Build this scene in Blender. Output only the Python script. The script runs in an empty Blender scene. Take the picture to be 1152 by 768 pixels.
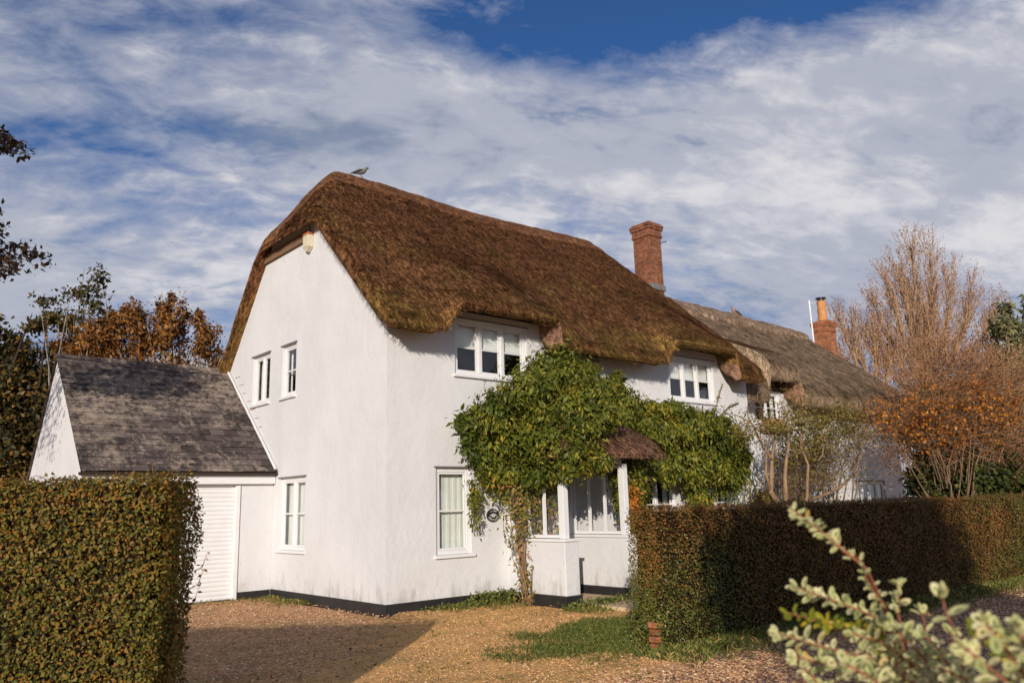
import bpy, bmesh, math, random
import numpy as np
from mathutils import Vector, Matrix, noise as mn
random.seed(7); RNG = np.random.default_rng(7)
sc = bpy.context.scene
COL = sc.collection
PI = math.pi; rad = math.radians

# ------------------------------------------------------------------ materials
class NT:
    def __init__(s, m):
        m.use_nodes = True; s.m = m; s.t = m.node_tree; s.n = s.t.nodes; s.l = s.t.links
        s.n.clear(); s.out = s.n.new('ShaderNodeOutputMaterial')
    def node(s, ty, ins=None, **kw):
        n = s.n.new(ty)
        for k, v in kw.items(): setattr(n, k, v)
        for k, v in (ins or {}).items():
            if hasattr(v, 'is_output') or isinstance(v, bpy.types.NodeSocket): s.l.new(v, n.inputs[k])
            else: n.inputs[k].default_value = v
        return n
    def coord(s, scale=(1,1,1), kind='Object'):
        c = s.node('ShaderNodeTexCoord')
        return s.node('ShaderNodeMapping', {'Vector': c.outputs[kind], 'Scale': scale}).outputs[0]
    def noise(s, scale, detail=4, rough=.6, vec=None, dist=0):
        n = s.node('ShaderNodeTexNoise', {'Scale': scale, 'Detail': detail, 'Roughness': rough, 'Distortion': dist})
        if vec is not None: s.l.new(vec, n.inputs['Vector'])
        return n.outputs[0]
    def ramp(s, fac, stops, interp='LINEAR'):
        r = s.n.new('ShaderNodeValToRGB'); r.color_ramp.interpolation = interp
        e = r.color_ramp.elements
        while len(e) < len(stops): e.new(.5)
        for i, (p, c) in enumerate(stops):
            e[i].position = p; e[i].color = (c, c, c, 1) if not hasattr(c, '__len__') else (*c, 1)
        s.l.new(fac, r.inputs[0]); return r.outputs[0]
    def mix(s, f, a, b, mode='MIX'):
        n = s.n.new('ShaderNodeMix'); n.data_type = 'RGBA'; n.blend_type = mode
        for i, v in ((0, f), (6, a), (7, b)):
            if isinstance(v, bpy.types.NodeSocket): s.l.new(v, n.inputs[i])
            elif i == 0: n.inputs[0].default_value = v
            else: n.inputs[i].default_value = (*v, 1)
        return n.outputs[2]
    def math(s, op, a, b=0, c=0):
        n = s.n.new('ShaderNodeMath'); n.operation = op
        for i, v in enumerate((a, b, c)):
            if isinstance(v, bpy.types.NodeSocket): s.l.new(v, n.inputs[i])
            else: n.inputs[i].default_value = v
        return n.outputs[0]
    def bump(s, h, strength=.5, dist=.02):
        return s.node('ShaderNodeBump', {'Height': h, 'Strength': strength, 'Distance': dist}).outputs[0]
    def attr(s, name):
        return s.node('ShaderNodeAttribute', attribute_name=name).outputs['Fac']
    def bsdf(s, color, rough=.8, normal=None, spec=.3, **kw):
        b = s.n.new('ShaderNodeBsdfPrincipled')
        def put(k, v):
            if isinstance(v, bpy.types.NodeSocket): s.l.new(v, b.inputs[k])
            elif hasattr(v, '__len__') and len(v) == 3: b.inputs[k].default_value = (*v, 1)
            else: b.inputs[k].default_value = v
        put('Base Color', color); put('Roughness', rough); put('Specular IOR Level', spec)
        if normal is not None: put('Normal', normal)
        for k, v in kw.items(): put(k, v)
        s.l.new(b.outputs[0], s.out.inputs[0]); return b.outputs[0]
    def sep(s, vec):
        return s.node('ShaderNodeSeparateXYZ', {0: vec}).outputs
M = {}
def mat(name):
    m = bpy.data.materials.new(name); M[name] = m; return NT(m)

def simple(name, col, rough=.7, spec=.3, var=.12, scale=6, bump=.15):
    t = mat(name); v = t.coord()
    f = t.noise(scale, 5, .65, v)
    c = t.mix(t.ramp(f, [(.3, 0), (.7, 1)]), tuple(x*(1-var) for x in col), tuple(min(1, x*(1+var)) for x in col))
    t.bsdf(c, rough, t.bump(t.noise(scale*8, 3, .6, v), bump, .01), spec)
simple('white_paint', (.70, .695, .70), .45, .4, .04, 5, .08)
simple('cream_plastic', (.60, .54, .40), .5, .4, .08)
simple('orange_plastic', (.55, .16, .07), .5, .4, .1)
simple('black_paint', (.02, .019, .02), .5, .4, .3)
simple('dark_gutter', (.035, .022, .016), .5, .4, .3)
simple('lead', (.16, .15, .15), .6, .4, .2)
simple('curtain', (.72, .71, .66), .9, .1, .08, 3)
simple('blind', (.80, .79, .76), .8, .1, .03, 3)
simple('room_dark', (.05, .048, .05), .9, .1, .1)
simple('terracotta_pot', (.50, .23, .085), .8, .2, .2, 8, .3)
simple('blue_paint', (.42, .50, .62), .5, .4, .06)
simple('concrete', (.56, .41, .26), .9, .2, .15, 6, .5)
simple('aerial_white', (.75, .75, .75), .5)
simple('timber', (.20, .12, .07), .8, .2, .3, 20, .4)

# painted render on the cottage walls
def render_wall(name, stain):
    t = mat(name); v = t.coord()
    big = t.noise(.9, 4, .6, v); fine = t.noise(14, 5, .6, v)
    c = t.mix(t.ramp(big, [(.35, 0), (.7, 1)]), (.60, .595, .605), (.655, .65, .66))
    z = t.sep(t.coord())[2]
    h = t.math('SUBTRACT', 1.0, t.math('DIVIDE', t.math('SUBTRACT', z, .15), .8))
    st = t.noise(2.2, 6, .7, t.coord((3.0, 3.0, .9)))
    m = t.ramp(t.math('ADD', t.math('MULTIPLY', h, .33), st), [(.74, 0), (.98, 1)])
    c = t.mix(t.math('MULTIPLY', m, stain), c, (.33, .31, .28))
    runs = t.ramp(t.noise(1, 5, .7, t.coord((5.5, 5.5, .35))), [(.60, 0), (.74, 1)])
    c = t.mix(t.math('MULTIPLY', runs, .16), c, (.42, .40, .36))
    cr = t.ramp(t.noise(1.5, 7, .7, t.coord((1, 1, .3)), 1.5), [(.492, 0), (.5, 1), (.508, 0)])
    c = t.mix(t.math('MULTIPLY', cr, .10), c, (.45, .42, .4))
    hh = t.math('ADD', t.math('MULTIPLY', big, 2.2), t.math('MULTIPLY', fine, .35))
    t.bsdf(c, .85, t.bump(hh, .45, .035), .2)
render_wall('wall_render', .7)

# thatch
def thatch(name, lo, mid, hi, moss, mossamt, yaxis=True):
    t = mat(name); o = t.coord()
    fine = t.noise(1, 4, .75, t.coord((26, 6, 6)))
    fine2 = t.noise(1, 5, .8, t.coord((22, 9, 9)))
    f = t.math('ADD', t.math('MULTIPLY', fine, .55), t.math('MULTIPLY', fine2, .45))
    c = t.ramp(f, [(.40, lo), (.5, mid), (.60, hi)])
    patch = t.noise(.75, 5, .62, o); patch2 = t.noise(5, 4, .7, o)
    z = t.sep(o)[2]
    w = t.math('ADD', t.math('ADD', t.math('MULTIPLY', patch, 1.1), t.math('MULTIPLY', patch2, .5)), t.math('MULTIPLY_ADD', z, -.075, .20))
    mm = t.ramp(w, [(.50 - mossamt, 0), (.78 - mossamt, 1)])
    c = t.mix(t.math('MULTIPLY', mm, .8), c, t.ramp(f, [(.40, tuple(x*.3 for x in moss)), (.5, tuple(x*.8 for x in moss)), (.60, tuple(min(1, x*1.6) for x in moss))]))
    dk = t.ramp(t.noise(2.6, 5, .7, o), [(.38, .62), (.58, 1.1)])
    c = t.mix(1.0, c, dk, 'MULTIPLY')
    r = t.attr('rnd')
    c = t.mix(1.0, c, t.ramp(r, [(0, .45), (.5, 1.0), (.8, 1.5), (1, 2.6)]), 'MULTIPLY')
    t.bsdf(c, .95, t.bump(f, 1.0, .09), .1)
thatch('thatch_moss', (.036, .015, .008), (.17, .070, .030), (.37, .18, .08), (.27, .165, .045), -.02)
thatch('thatch_ridge', (.05, .020, .011), (.165, .070, .032), (.30, .15, .07), (.2, .13, .04), -.2)
thatch('thatch_grey', (.17, .115, .075), (.40, .28, .18), (.58, .42, .29), (.17, .12, .05), -.15)
thatch('thatch_grey_ridge', (.09, .058, .04), (.26, .175, .12), (.42, .30, .21), (.17, .12, .06), -.2)
thatch('thatch_cut_lit', (.10, .05, .03), (.33, .18, .115), (.47, .28, .19), (.3, .2, .1), -.3)  # cut thatch ends, their sunlit pinkish tone put into the colour
thatch('thatch_porch', (.10, .05, .032), (.36, .18, .115), (.56, .34, .23), (.2, .14, .06), -.3)

# slate
t = mat('slate'); o = t.coord(); r = t.attr('rnd')
c = t.ramp(r, [(0, (.036, .028, .027)), (.5, (.068, .052, .050)), (1, (.12, .092, .085))])
lich = t.noise(3.2, 8, .78, o)
big = t.noise(.55, 3, .5, o)
lich = t.math('ADD', t.math('MULTIPLY', lich, .5), t.math('MULTIPLY', t.noise(11, 6, .8, o), .5)); w = t.math('ADD', lich, t.math('MULTIPLY', big, .35))
c = t.mix(t.ramp(w, [(.66, 0), (.77, .8)]), c, t.mix(t.noise(9, 3, .6, o), (.24, .18, .14), (.46, .37, .29)))
t.bsdf(c, .75, t.bump(t.noise(18, 5, .7, o), .5, .01), .25)
# brick
def brick(name, a, b, mortar, sc_=9.0):
    t = mat(name); o = t.sep(t.coord())
    u = t.math('ADD', o[0], o[1])
    v = t.node('ShaderNodeCombineXYZ', {0: u, 1: o[2]}).outputs[0]
    n = t.node('ShaderNodeTexBrick', {'Vector': v, 'Color1': (*a, 1), 'Color2': (*b, 1), 'Mortar': (*mortar, 1), 'Scale': 1.0,
        'Brick Width': .225, 'Row Height': .075, 'Mortar Size': .008, 'Mortar Smooth': .3})
    dirt = t.ramp(t.noise(7, 6, .75, t.coord()), [(.35, .45), (.65, 1.25)])
    c = t.mix(1.0, n.outputs[0], dirt, 'MULTIPLY')
    lime = t.ramp(t.noise(11, 5, .7, t.coord()), [(.66, 0), (.72, 1)])
    c = t.mix(t.math('MULTIPLY', lime, .7), c, (.5, .42, .36))
    t.bsdf(c, .9, t.bump(t.math('SUBTRACT', t.noise(30, 4, .7, t.coord()), n.outputs[1]), .7, .015), .15)
brick('brick_red', (.20, .062, .03), (.33, .12, .055), (.22, .16, .12))
brick('brick_orange', (.42, .15, .06), (.33, .10, .045), (.36, .24, .16))
# glass
t = mat('glass')
g = t.node('ShaderNodeBsdfGlossy', {'Roughness': .015, 'Color': (.95, .97, 1, 1),
    'Normal': t.bump(t.noise(2.2, 2, .5, t.coord()), .12, .02)}).outputs[0]
tr = t.node('ShaderNodeBsdfTransparent', {'Color': (.90, .93, .93, 1)}).outputs[0]
fr = t.node('ShaderNodeLayerWeight', {'Blend': .5}).outputs['Facing']
fr = t.math('MULTIPLY_ADD', t.math('POWER', fr, 3.0), .85, .07)
s = t.node('ShaderNodeMixShader', {0: fr, 1: tr, 2: g}).outputs[0]
t.l.new(s, t.out.inputs[0])

# leaves: a ramp over the per-leaf random value
def leafmat(name, stops, rough=.45, trans=.25, spec=.4):
    t = mat(name); r = t.attr('rnd')
    c = t.ramp(r, stops)
    b = t.n.new('ShaderNodeBsdfPrincipled'); t.l.new(c, b.inputs['Base Color'])
    b.inputs['Roughness'].default_value = rough; b.inputs['Specular IOR Level'].default_value = spec
    tl = t.node('ShaderNodeBsdfTranslucent', {'Color': c}).outputs[0]
    mx = t.node('ShaderNodeMixShader', {0: trans, 1: b.outputs[0], 2: tl}).outputs[0]
    t.l.new(mx, t.out.inputs[0])
leafmat('privet_leaf', [(0, (.035, .04, .008)), (.30, (.12, .12, .018)), (.55, (.23, .165, .026)), (.78, (.24, .10, .02)), (.90, (.33, .14, .018)), (.97, (.38, .28, .06)), (1, (.42, .36, .16))], .55, .25, .25)
leafmat('hedge_leaf', [(0, (.07, .05, .014)), (.35, (.18, .11, .022)), (.6, (.25, .115, .025)), (.82, (.34, .13, .035)), (1, (.45, .24, .06))], .5, .25, .3)
leafmat('hedge_green_leaf', [(0, (.045, .06, .012)), (.5, (.13, .15, .025)), (.8, (.23, .19, .035)), (.93, (.13, .08, .02)), (1, (.24, .25, .18))])
leafmat('wisteria_leaf', [(0, (.045, .06, .010)), (.35, (.12, .145, .020)), (.7, (.23, .225, .03)), (.88, (.38, .29, .035)), (.96, (.42, .27, .03)), (1, (.46, .20, .03))], .5, .3, .25)
leafmat('climber_leaf', [(0, (.05, .07, .012)), (.4, (.17, .18, .03)), (.65, (.34, .24, .06)), (.85, (.36, .16, .06)), (1, (.42, .26, .10))], .6, .25)
leafmat('mixed_leaf', [(0, (.014, .014, .005)), (.4, (.055, .05, .012)), (.65, (.13, .085, .018)), (.85, (.24, .12, .02)), (1, (.34, .2, .04))], .55, .3)
leafmat('beech_leaf', [(0, (.05, .025, .008)), (.4, (.18, .07, .014)), (.75, (.34, .14, .022)), (1, (.42, .24, .05))], .6, .3)
leafmat('dark_leaf', [(0, (.012, .012, .005)), (.5, (.04, .034, .010)), (.85, (.10, .065, .016)), (1, (.12, .06, .015))])
leafmat('birch_leaf', [(0, (.02, .022, .008)), (.5, (.06, .055, .018)), (.8, (.14, .10, .025)), (1, (.24, .13, .03))])
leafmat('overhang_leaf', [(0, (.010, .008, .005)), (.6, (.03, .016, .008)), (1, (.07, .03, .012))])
leafmat('orange_leaf', [(0, (.24, .07, .012)), (.5, (.50, .17, .02)), (1, (.65, .30, .04))], .5, .35)
leafmat('russet_leaf', [(0, (.06, .028, .016)), (.5, (.14, .06, .035)), (1, (.22, .11, .06))], .7, .2)
leafmat('olive_leaf', [(0, (.06, .055, .012)), (.5, (.19, .15, .03)), (1, (.36, .24, .05))], .5, .3)
leafmat('laurel_leaf', [(0, (.012, .018, .006)), (.6, (.038, .048, .012)), (.9, (.09, .09, .02)), (1, (.16, .10, .03))], .6, .1, .15)
leafmat('conifer_leaf', [(0, (.05, .055, .022)), (.6, (.16, .15, .06)), (1, (.28, .24, .12))], .7, .1)
leafmat('bud_leaf', [(0, (.20, .09, .06)), (.6, (.36, .16, .10)), (1, (.48, .25, .16))], .8, .2)
leafmat('shrub_green', [(0, (.08, .13, .035)), (.6, (.20, .26, .07)), (.9, (.3, .3, .06)), (1, (.5, .3, .05))], .45, .2)
leafmat('shrub_cream', [(0, (.40, .42, .17)), (.6, (.62, .58, .29)), (.92, (.70, .64, .38)), (1, (.6, .36, .09))], .5, .25)
leafmat('shrub_yellow', [(0, (.12, .15, .012)), (.5, (.27, .27, .02)), (1, (.5, .36, .03))], .5, .3)
leafmat('grass_blade', [(0, (.06, .08, .014)), (.55, (.15, .175, .03)), (.75, (.27, .25, .06)), (.87, (.74, .41, .15)), (1, (.92, .60, .27))], .6, .3)
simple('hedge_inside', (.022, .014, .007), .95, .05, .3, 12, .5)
def bark(name, a, b):
    t = mat(name); f = t.noise(1, 5, .7, t.coord((9, 9, 2.5)))
    t.bsdf(t.ramp(f, [(.35, a), (.65, b)]), .9, t.bump(f, .8, .03), .15)
bark('bark_tan', (.15, .09, .05), (.34, .22, .13))
bark('bark_brown', (.09, .055, .032), (.22, .145, .085))
bark('bark_willow', (.22, .13, .07), (.46, .30, .17))
bark('bark_russet', (.22, .105, .05), (.46, .26, .14))
bark('bark_birch', (.12, .10, .08), (.42, .38, .32))
bark('bark_red', (.22, .07, .04), (.36, .15, .09))
bark('bark_dark', (.02, .014, .01), (.06, .04, .028))

# feathers
simple('feather_grey', (.16, .15, .14), .8, .1, .25, 40)
simple('feather_dark', (.06, .055, .055), .8, .1, .3, 40)
simple('feather_buff', (.30, .18, .13), .8, .1, .2, 40)
simple('beak', (.12, .09, .05), .5)

# ground
t = mat('ground'); o = t.coord(); xyz = t.sep(o)
vo = t.node('ShaderNodeTexVoronoi', {'Vector': o, 'Scale': 42.0, 'Randomness': 1.0})
cellr = t.sep(vo.outputs['Color'])[0]
stone = t.ramp(cellr, [(0, (.28, .12, .06)), (.35, (.50, .24, .115)), (.7, (.64, .35, .18)), (1, (.84, .58, .36))])
n1 = t.noise(.7, 5, .62, o); n2 = t.noise(3.2, 5, .7, o); n3 = t.noise(11, 5, .7, o)
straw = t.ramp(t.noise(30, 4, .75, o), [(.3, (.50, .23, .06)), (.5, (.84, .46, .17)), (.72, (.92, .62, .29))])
# straw-coloured turf, sunlight put into its colour; loose gravel on the hedge's shadow side
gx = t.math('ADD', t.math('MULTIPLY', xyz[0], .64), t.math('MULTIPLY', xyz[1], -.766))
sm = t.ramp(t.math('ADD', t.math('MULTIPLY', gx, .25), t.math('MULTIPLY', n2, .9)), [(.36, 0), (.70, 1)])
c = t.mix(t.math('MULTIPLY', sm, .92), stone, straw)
moss = t.ramp(t.math('ADD', t.math('MULTIPLY', n1, .6), t.math('MULTIPLY', n3, .5)), [(.53, 0), (.66, 1)])
c = t.mix(t.math('MULTIPLY', moss, .62), c, t.ramp(n3, [(.3, (.06, .07, .015)), (.7, (.19, .17, .045))]))
# lawn beside the right hedge end and strip under the wall
dx = t.math('DIVIDE', t.math('SUBTRACT', xyz[0], 1.9), 2.4); dy = t.math('DIVIDE', t.math('ADD', xyz[1], 4.0), 1.15)
d = t.math('ADD', t.math('MULTIPLY', dx, dx), t.math('MULTIPLY', dy, dy))
lw = t.ramp(t.math('ADD', d, t.math('MULTIPLY', n2, 1.1)), [(1.05, 1), (1.5, 0)])
lw.node.color_ramp.elements[0].position = .75; lw.node.color_ramp.elements[1].position = 1.0
green = t.ramp(n3, [(.3, (.05, .07, .012)), (.7, (.15, .16, .03))])
c = t.mix(t.math('MULTIPLY', lw, .85), c, green)
chips = t.ramp(cellr, [(0, (.12, .055, .035)), (.5, (.28, .15, .10)), (1, (.62, .42, .30))])
cm = t.ramp(t.math('MULTIPLY', t.math('ADD', xyz[1], 5.3), -1.2), [(0, 0), (.3, 1)])
c = t.mix(t.math('MULTIPLY', cm, t.ramp(t.math('MULTIPLY', t.math('ADD', xyz[0], 2.5), .5), [(0, 0), (1, 1)])), c, chips)
hgt = t.math('ADD', t.math('MULTIPLY', vo.outputs['Distance'], -1.2), t.math('MULTIPLY', n3, .8))
t.bsdf(c, .95, t.bump(hgt, .9, .03), .15)

# ------------------------------------------------------------------ mesh helpers
def origin_of(p):
    v = Vector((0, 0, 0))
    while p is not None: v += p.location; p = p.parent
    return v
class MB:
    def __init__(s): s.v = []; s.f = []; s.mi = []; s.r = []
    def face(s, pts, mi=0, r=.5):
        i = len(s.v); s.v += [tuple(p) for p in pts]; s.f.append(tuple(range(i, i+len(pts)))); s.mi.append(mi); s.r.append(r)
    def add(s, verts, faces, mi=0, r=.5):
        i = len(s.v); s.v += [tuple(p) for p in verts]
        for f in faces: s.f.append(tuple(i+k for k in f)); s.mi.append(mi); s.r.append(r)
    def box(s, a, b, mi=0, r=.5, fn=None):
        (x0, y0, z0), (x1, y1, z1) = a, b
        P = [(x0,y0,z0),(x1,y0,z0),(x1,y1,z0),(x0,y1,z0),(x0,y0,z1),(x1,y0,z1),(x1,y1,z1),(x0,y1,z1)]
        if fn: P = [fn(*p) for p in P]
        s.add(P, [(0,3,2,1),(4,5,6,7),(0,1,5,4),(1,2,6,5),(2,3,7,6),(3,0,4,7)], mi, r)
    def tube(s, pts, radii, n=6, mi=0, r=.5, cap=True):
        pts = [Vector(p) for p in pts]
        rings = []
        d0 = (pts[1]-pts[0]).normalized()
        u = d0.orthogonal().normalized()
        for i, p in enumerate(pts):
            d = (pts[min(i+1, len(pts)-1)] - pts[max(i-1, 0)])
            if d.length < 1e-6: d = d0
            d.normalize(); u = (u - d*u.dot(d))
            if u.length < 1e-5: u = d.orthogonal()
            u.normalize(); w = d.cross(u)
            rr = radii[i] if hasattr(radii, '__len__') else radii
            rings.append([p + (u*math.cos(2*PI*k/n) + w*math.sin(2*PI*k/n))*rr for k in range(n)])
        base = len(s.v)
        for rg in rings: s.v += [tuple(q) for q in rg]
        for i in range(len(rings)-1):
            for k in range(n):
                a = base+i*n+k; b = base+i*n+(k+1) % n
                s.f.append((a, b, b+n, a+n)); s.mi.append(mi); s.r.append(r)
        if cap:
            s.f.append(tuple(base+k for k in reversed(range(n)))); s.mi.append(mi); s.r.append(r)
            e = base+(len(rings)-1)*n
            s.f.append(tuple(e+k for k in range(n))); s.mi.append(mi); s.r.append(r)
    def lathe(s, c, prof, n=20, mi=0, r=.5):
        c = Vector(c); base = len(s.v)
        for (rr, z) in prof:
            s.v += [(c.x+rr*math.cos(2*PI*k/n), c.y+rr*math.sin(2*PI*k/n), c.z+z) for k in range(n)]
        for i in range(len(prof)-1):
            for k in range(n):
                a = base+i*n+k; b = base+i*n+(k+1) % n
                s.f.append((a, b, b+n, a+n)); s.mi.append(mi); s.r.append(r)
        s.f.append(tuple(base+k for k in reversed(range(n)))); s.mi.append(mi); s.r.append(r)
        e = base+(len(prof)-1)*n
        s.f.append(tuple(e+k for k in range(n))); s.mi.append(mi); s.r.append(r)
    def build(s, name, mats, parent=None, smooth=False, bevel=0, recalc=True, org=None):
        me = bpy.data.meshes.new(name)
        off = origin_of(parent) if parent is not None else (Vector(org) if org is not None else Vector((0, 0, 0)))
        vv = [(x-off.x, y-off.y, z-off.z) for x, y, z in s.v]
        me.from_pydata(vv, [], s.f)
        for m in (mats if isinstance(mats, (list, tuple)) else [mats]): me.materials.append(M[m])
        me.polygons.foreach_set('material_index', s.mi)
        if smooth: me.polygons.foreach_set('use_smooth', [True]*len(s.f))
        a = me.attributes.new('rnd', 'FLOAT', 'FACE'); a.data.foreach_set('value', s.r)
        if recalc:
            bm = bmesh.new(); bm.from_mesh(me); bmesh.ops.recalc_face_normals(bm, faces=bm.faces); bm.to_mesh(me); bm.free()
        o = bpy.data.objects.new(name, me); COL.objects.link(o)
        if parent is not None: o.parent = parent
        elif org is not None: o.location = org
        if bevel:
            b = o.modifiers.new('Bevel', 'BEVEL'); b.width = bevel; b.segments = 2; b.limit_method = 'ANGLE'; b.angle_limit = .6
        return o
def np_mesh(name, V, F, mats, parent=None, rnd=None, mi=None, org=None, smooth=False):
    """V (n,3) array, F (m,4) array of quads (or (m,3))."""
    off = origin_of(parent) if parent is not None else (Vector(org) if org is not None else Vector((0, 0, 0)))
    V = np.asarray(V, np.float32) - np.array(off[:], np.float32)
    me = bpy.data.meshes.new(name); n = len(V); m, k = F.shape
    me.vertices.add(n); me.vertices.foreach_set('co', V.ravel())
    me.loops.add(m*k); me.loops.foreach_set('vertex_index', F.ravel().astype(np.int32))
    me.polygons.add(m); me.polygons.foreach_set('loop_start', np.arange(0, m*k, k, dtype=np.int32))
    me.polygons.foreach_set('loop_total', np.full(m, k, np.int32))
    for q in (mats if isinstance(mats, (list, tuple)) else [mats]): me.materials.append(M[q])
    if mi is not None: me.polygons.foreach_set('material_index', mi.astype(np.int32))
    if smooth: me.polygons.foreach_set('use_smooth', np.ones(m, bool))
    me.update(calc_edges=True)
    a = me.attributes.new('rnd', 'FLOAT', 'FACE')
    rv = rnd if rnd is not None else RNG.random(m)
    if m > 800 and name in ('foliage', 'crown', 'leaves'):
        cc = V[F[:, 0]]; q = np.round(cc/.12).astype(int); u_, inv = np.unique(q, axis=0, return_inverse=True)
        nb_ = np.array([mn.noise((p[0]*.16, p[1]*.16, p[2]*.16))*.55+mn.noise((p[0]*.5, p[1]*.5, p[2]*.5+9))*.35 for p in u_.tolist()])
        rv = np.clip(rv*.82+.06+nb_[inv.ravel()]*.42, 0, 1)
    a.data.foreach_set('value', rv.astype(np.float32))
    o = bpy.data.objects.new(name, me); COL.objects.link(o)
    if parent is not None: o.parent = parent
    elif org is not None: o.location = org
    return o
def norm(a): return a/np.maximum(np.linalg.norm(a, axis=1, keepdims=True), 1e-9)
def leaf_quads(P, Nn, L, W, Dn=None, fold=.25, jit=.5):
    """folded kite leaves at P, facing Nn, tip direction Dn."""
    n = len(P); Nn = norm(Nn + RNG.normal(0, jit, (n, 3)))
    if Dn is None: Dn = RNG.normal(0, 1, (n, 3))
    Dn = Dn - Nn*np.sum(Dn*Nn, 1, keepdims=True); Dn = norm(Dn); S = np.cross(Nn, Dn)
    L = np.asarray(L).reshape(-1, 1); W = np.asarray(W).reshape(-1, 1)
    a = P; b = P + Dn*L*.45 + S*W*.5 - Nn*W*fold; c = P + Dn*L; d = P + Dn*L*.45 - S*W*.5 - Nn*W*fold
    V = np.stack([a, b, c, d], 1).reshape(-1, 3); F = np.arange(4*n).reshape(n, 4)
    return V, F
def clump(centers, radii, n, size, aspect=.5, k=60, tight=.22, droop=None, jit=.5, shell=.6, sizevar=.35):
    """n leaves grouped in k clumps over each ellipsoid."""
    P = []; N = []; vol = np.array([r[0]*r[1]*r[2] for r in radii])**.67; vol = vol/vol.sum()
    for c, r, w in zip(centers, radii, vol):
        kk = max(3, int(k*w)); m = int(n*w); c = np.array(c); r = np.array(r)
        d = norm(RNG.normal(0, 1, (kk, 3))); rr = (shell + (1-shell)*RNG.random((kk, 1)))*(1+RNG.normal(0, .10, (kk, 1)))
        cc = d*rr; idx = RNG.integers(0, kk, m)
        q = cc[idx] + RNG.normal(0, tight, (m, 3))*(0.6+.8*RNG.random((kk, 1)))[idx]
        P.append(c + q*r); N.append(norm(q + RNG.normal(0, .2, (m, 3))))
    P = np.concatenate(P); N = np.concatenate(N); n = len(P)
    L = size*(1+RNG.normal(0, sizevar, n)).clip(.4, 2)
    D = None
    if droop is not None: D = RNG.normal(0, .5, (n, 3)) + np.array([0, 0, -droop])
    return leaf_quads(P, N, L, L*aspect, D, jit=jit)
def join(parts):
    V = []; F = []; R = []; MI = []; o = 0
    for p in parts:
        v, f, r, m = p; V.append(v); F.append(f+o); o += len(v)
        R.append(r if r is not None else RNG.random(len(f))); MI.append(np.full(len(f), m))
    return np.concatenate(V), np.concatenate(F), np.concatenate(R), np.concatenate(MI)

def tag(o, label=None, cat=None, group=None, kind=None):
    if label: o['label'] = label
    if cat: o['category'] = cat
    if group: o['group'] = group
    if kind: o['kind'] = kind
    return o
def thing(name, loc, label, cat, group=None):
    o = bpy.data.objects.new(name, None); COL.objects.link(o); o.location = loc; o.empty_display_size = .3
    return tag(o, label, cat, group)

# ------------------------------------------------------------------ ground
def gz(x, y):
    d = max(0, min(1, (math.hypot(x+1, y+4)-1)/6))
    near = .018*mn.noise((x*.6, y*.6, 3)) + .010*mn.noise((x*2.3, y*2.3, 9))
    fx = min(1, max(0, (-.25-y)/.8)) if -1 < x < 11 else 1
    hx = max(0, -x, x-20); hy = max(0, -y) if x > 0 else (max(0, 4.1-y) if x > -3.4 else 9); dd = math.hypot(hx if x > 0 or y < 4.1 else 0, hy) if not (x < 0 and y < 4.1) else min(math.hypot(-x, max(0, -y)), 4.1-y if x > -3.4 else 9)
    bank = max(0, 1-dd/.7); return near*fx*.9 - .012 + (.055+.03*mn.noise((x*2, y*2, 5)))*bank*bank*(3-2*bank)
xs = sorted(set([-400, -150, -60, -30, -18] + [round(-12+.25*i, 3) for i in range(145)] + [26, 30, 60, 150, 400]))
ys = sorted(set([-400, -150, -60, -30, -18] + [round(-14+.25*i, 3) for i in range(90)] + [10, 14, 30, 60, 150, 400]))
V = [(x, y, gz(x, y)) for y in ys for x in xs]; nx = len(xs)
F = [(j*nx+i, j*nx+i+1, (j+1)*nx+i+1, (j+1)*nx+i) for j in range(len(ys)-1) for i in range(nx-1)]
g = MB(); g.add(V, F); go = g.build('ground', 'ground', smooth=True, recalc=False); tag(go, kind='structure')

# ------------------------------------------------------------------ walls with openings
def wall_mb(mb, fr, s0, s1, z0, z1, holes, rev=.13, ndiv=.5):
    """fr(s, d, z) -> point; holes (s0,s1,z0,z1)."""
    S = sorted({s0, s1} | {h[0] for h in holes} | {h[1] for h in holes}); Z = sorted({z0, z1} | {h[2] for h in holes} | {h[3] for h in holes})
    for i in range(len(S)-1):
        for j in range(len(Z)-1):
            cs = (S[i]+S[i+1])/2; cz = (Z[j]+Z[j+1])/2
            if any(h[0] < cs < h[1] and h[2] < cz < h[3] for h in holes): continue
            mb.face([fr(S[i], 0, Z[j]), fr(S[i+1], 0, Z[j]), fr(S[i+1], 0, Z[j+1]), fr(S[i], 0, Z[j+1])])
    for a, b, c, d in holes:
        for (p, q) in (((a, c), (b, c)), ((b, c), (b, d)), ((b, d), (a, d)), ((a, d), (a, c))):
            mb.face([fr(p[0], 0, p[1]), fr(q[0], 0, q[1]), fr(q[0], rev, q[1]), fr(p[0], rev, p[1])])
def front(y0): return lambda s, d, z: (s, y0+d, z)
def gable(x0): return lambda s, d, z: (x0+d, s, z)
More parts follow.
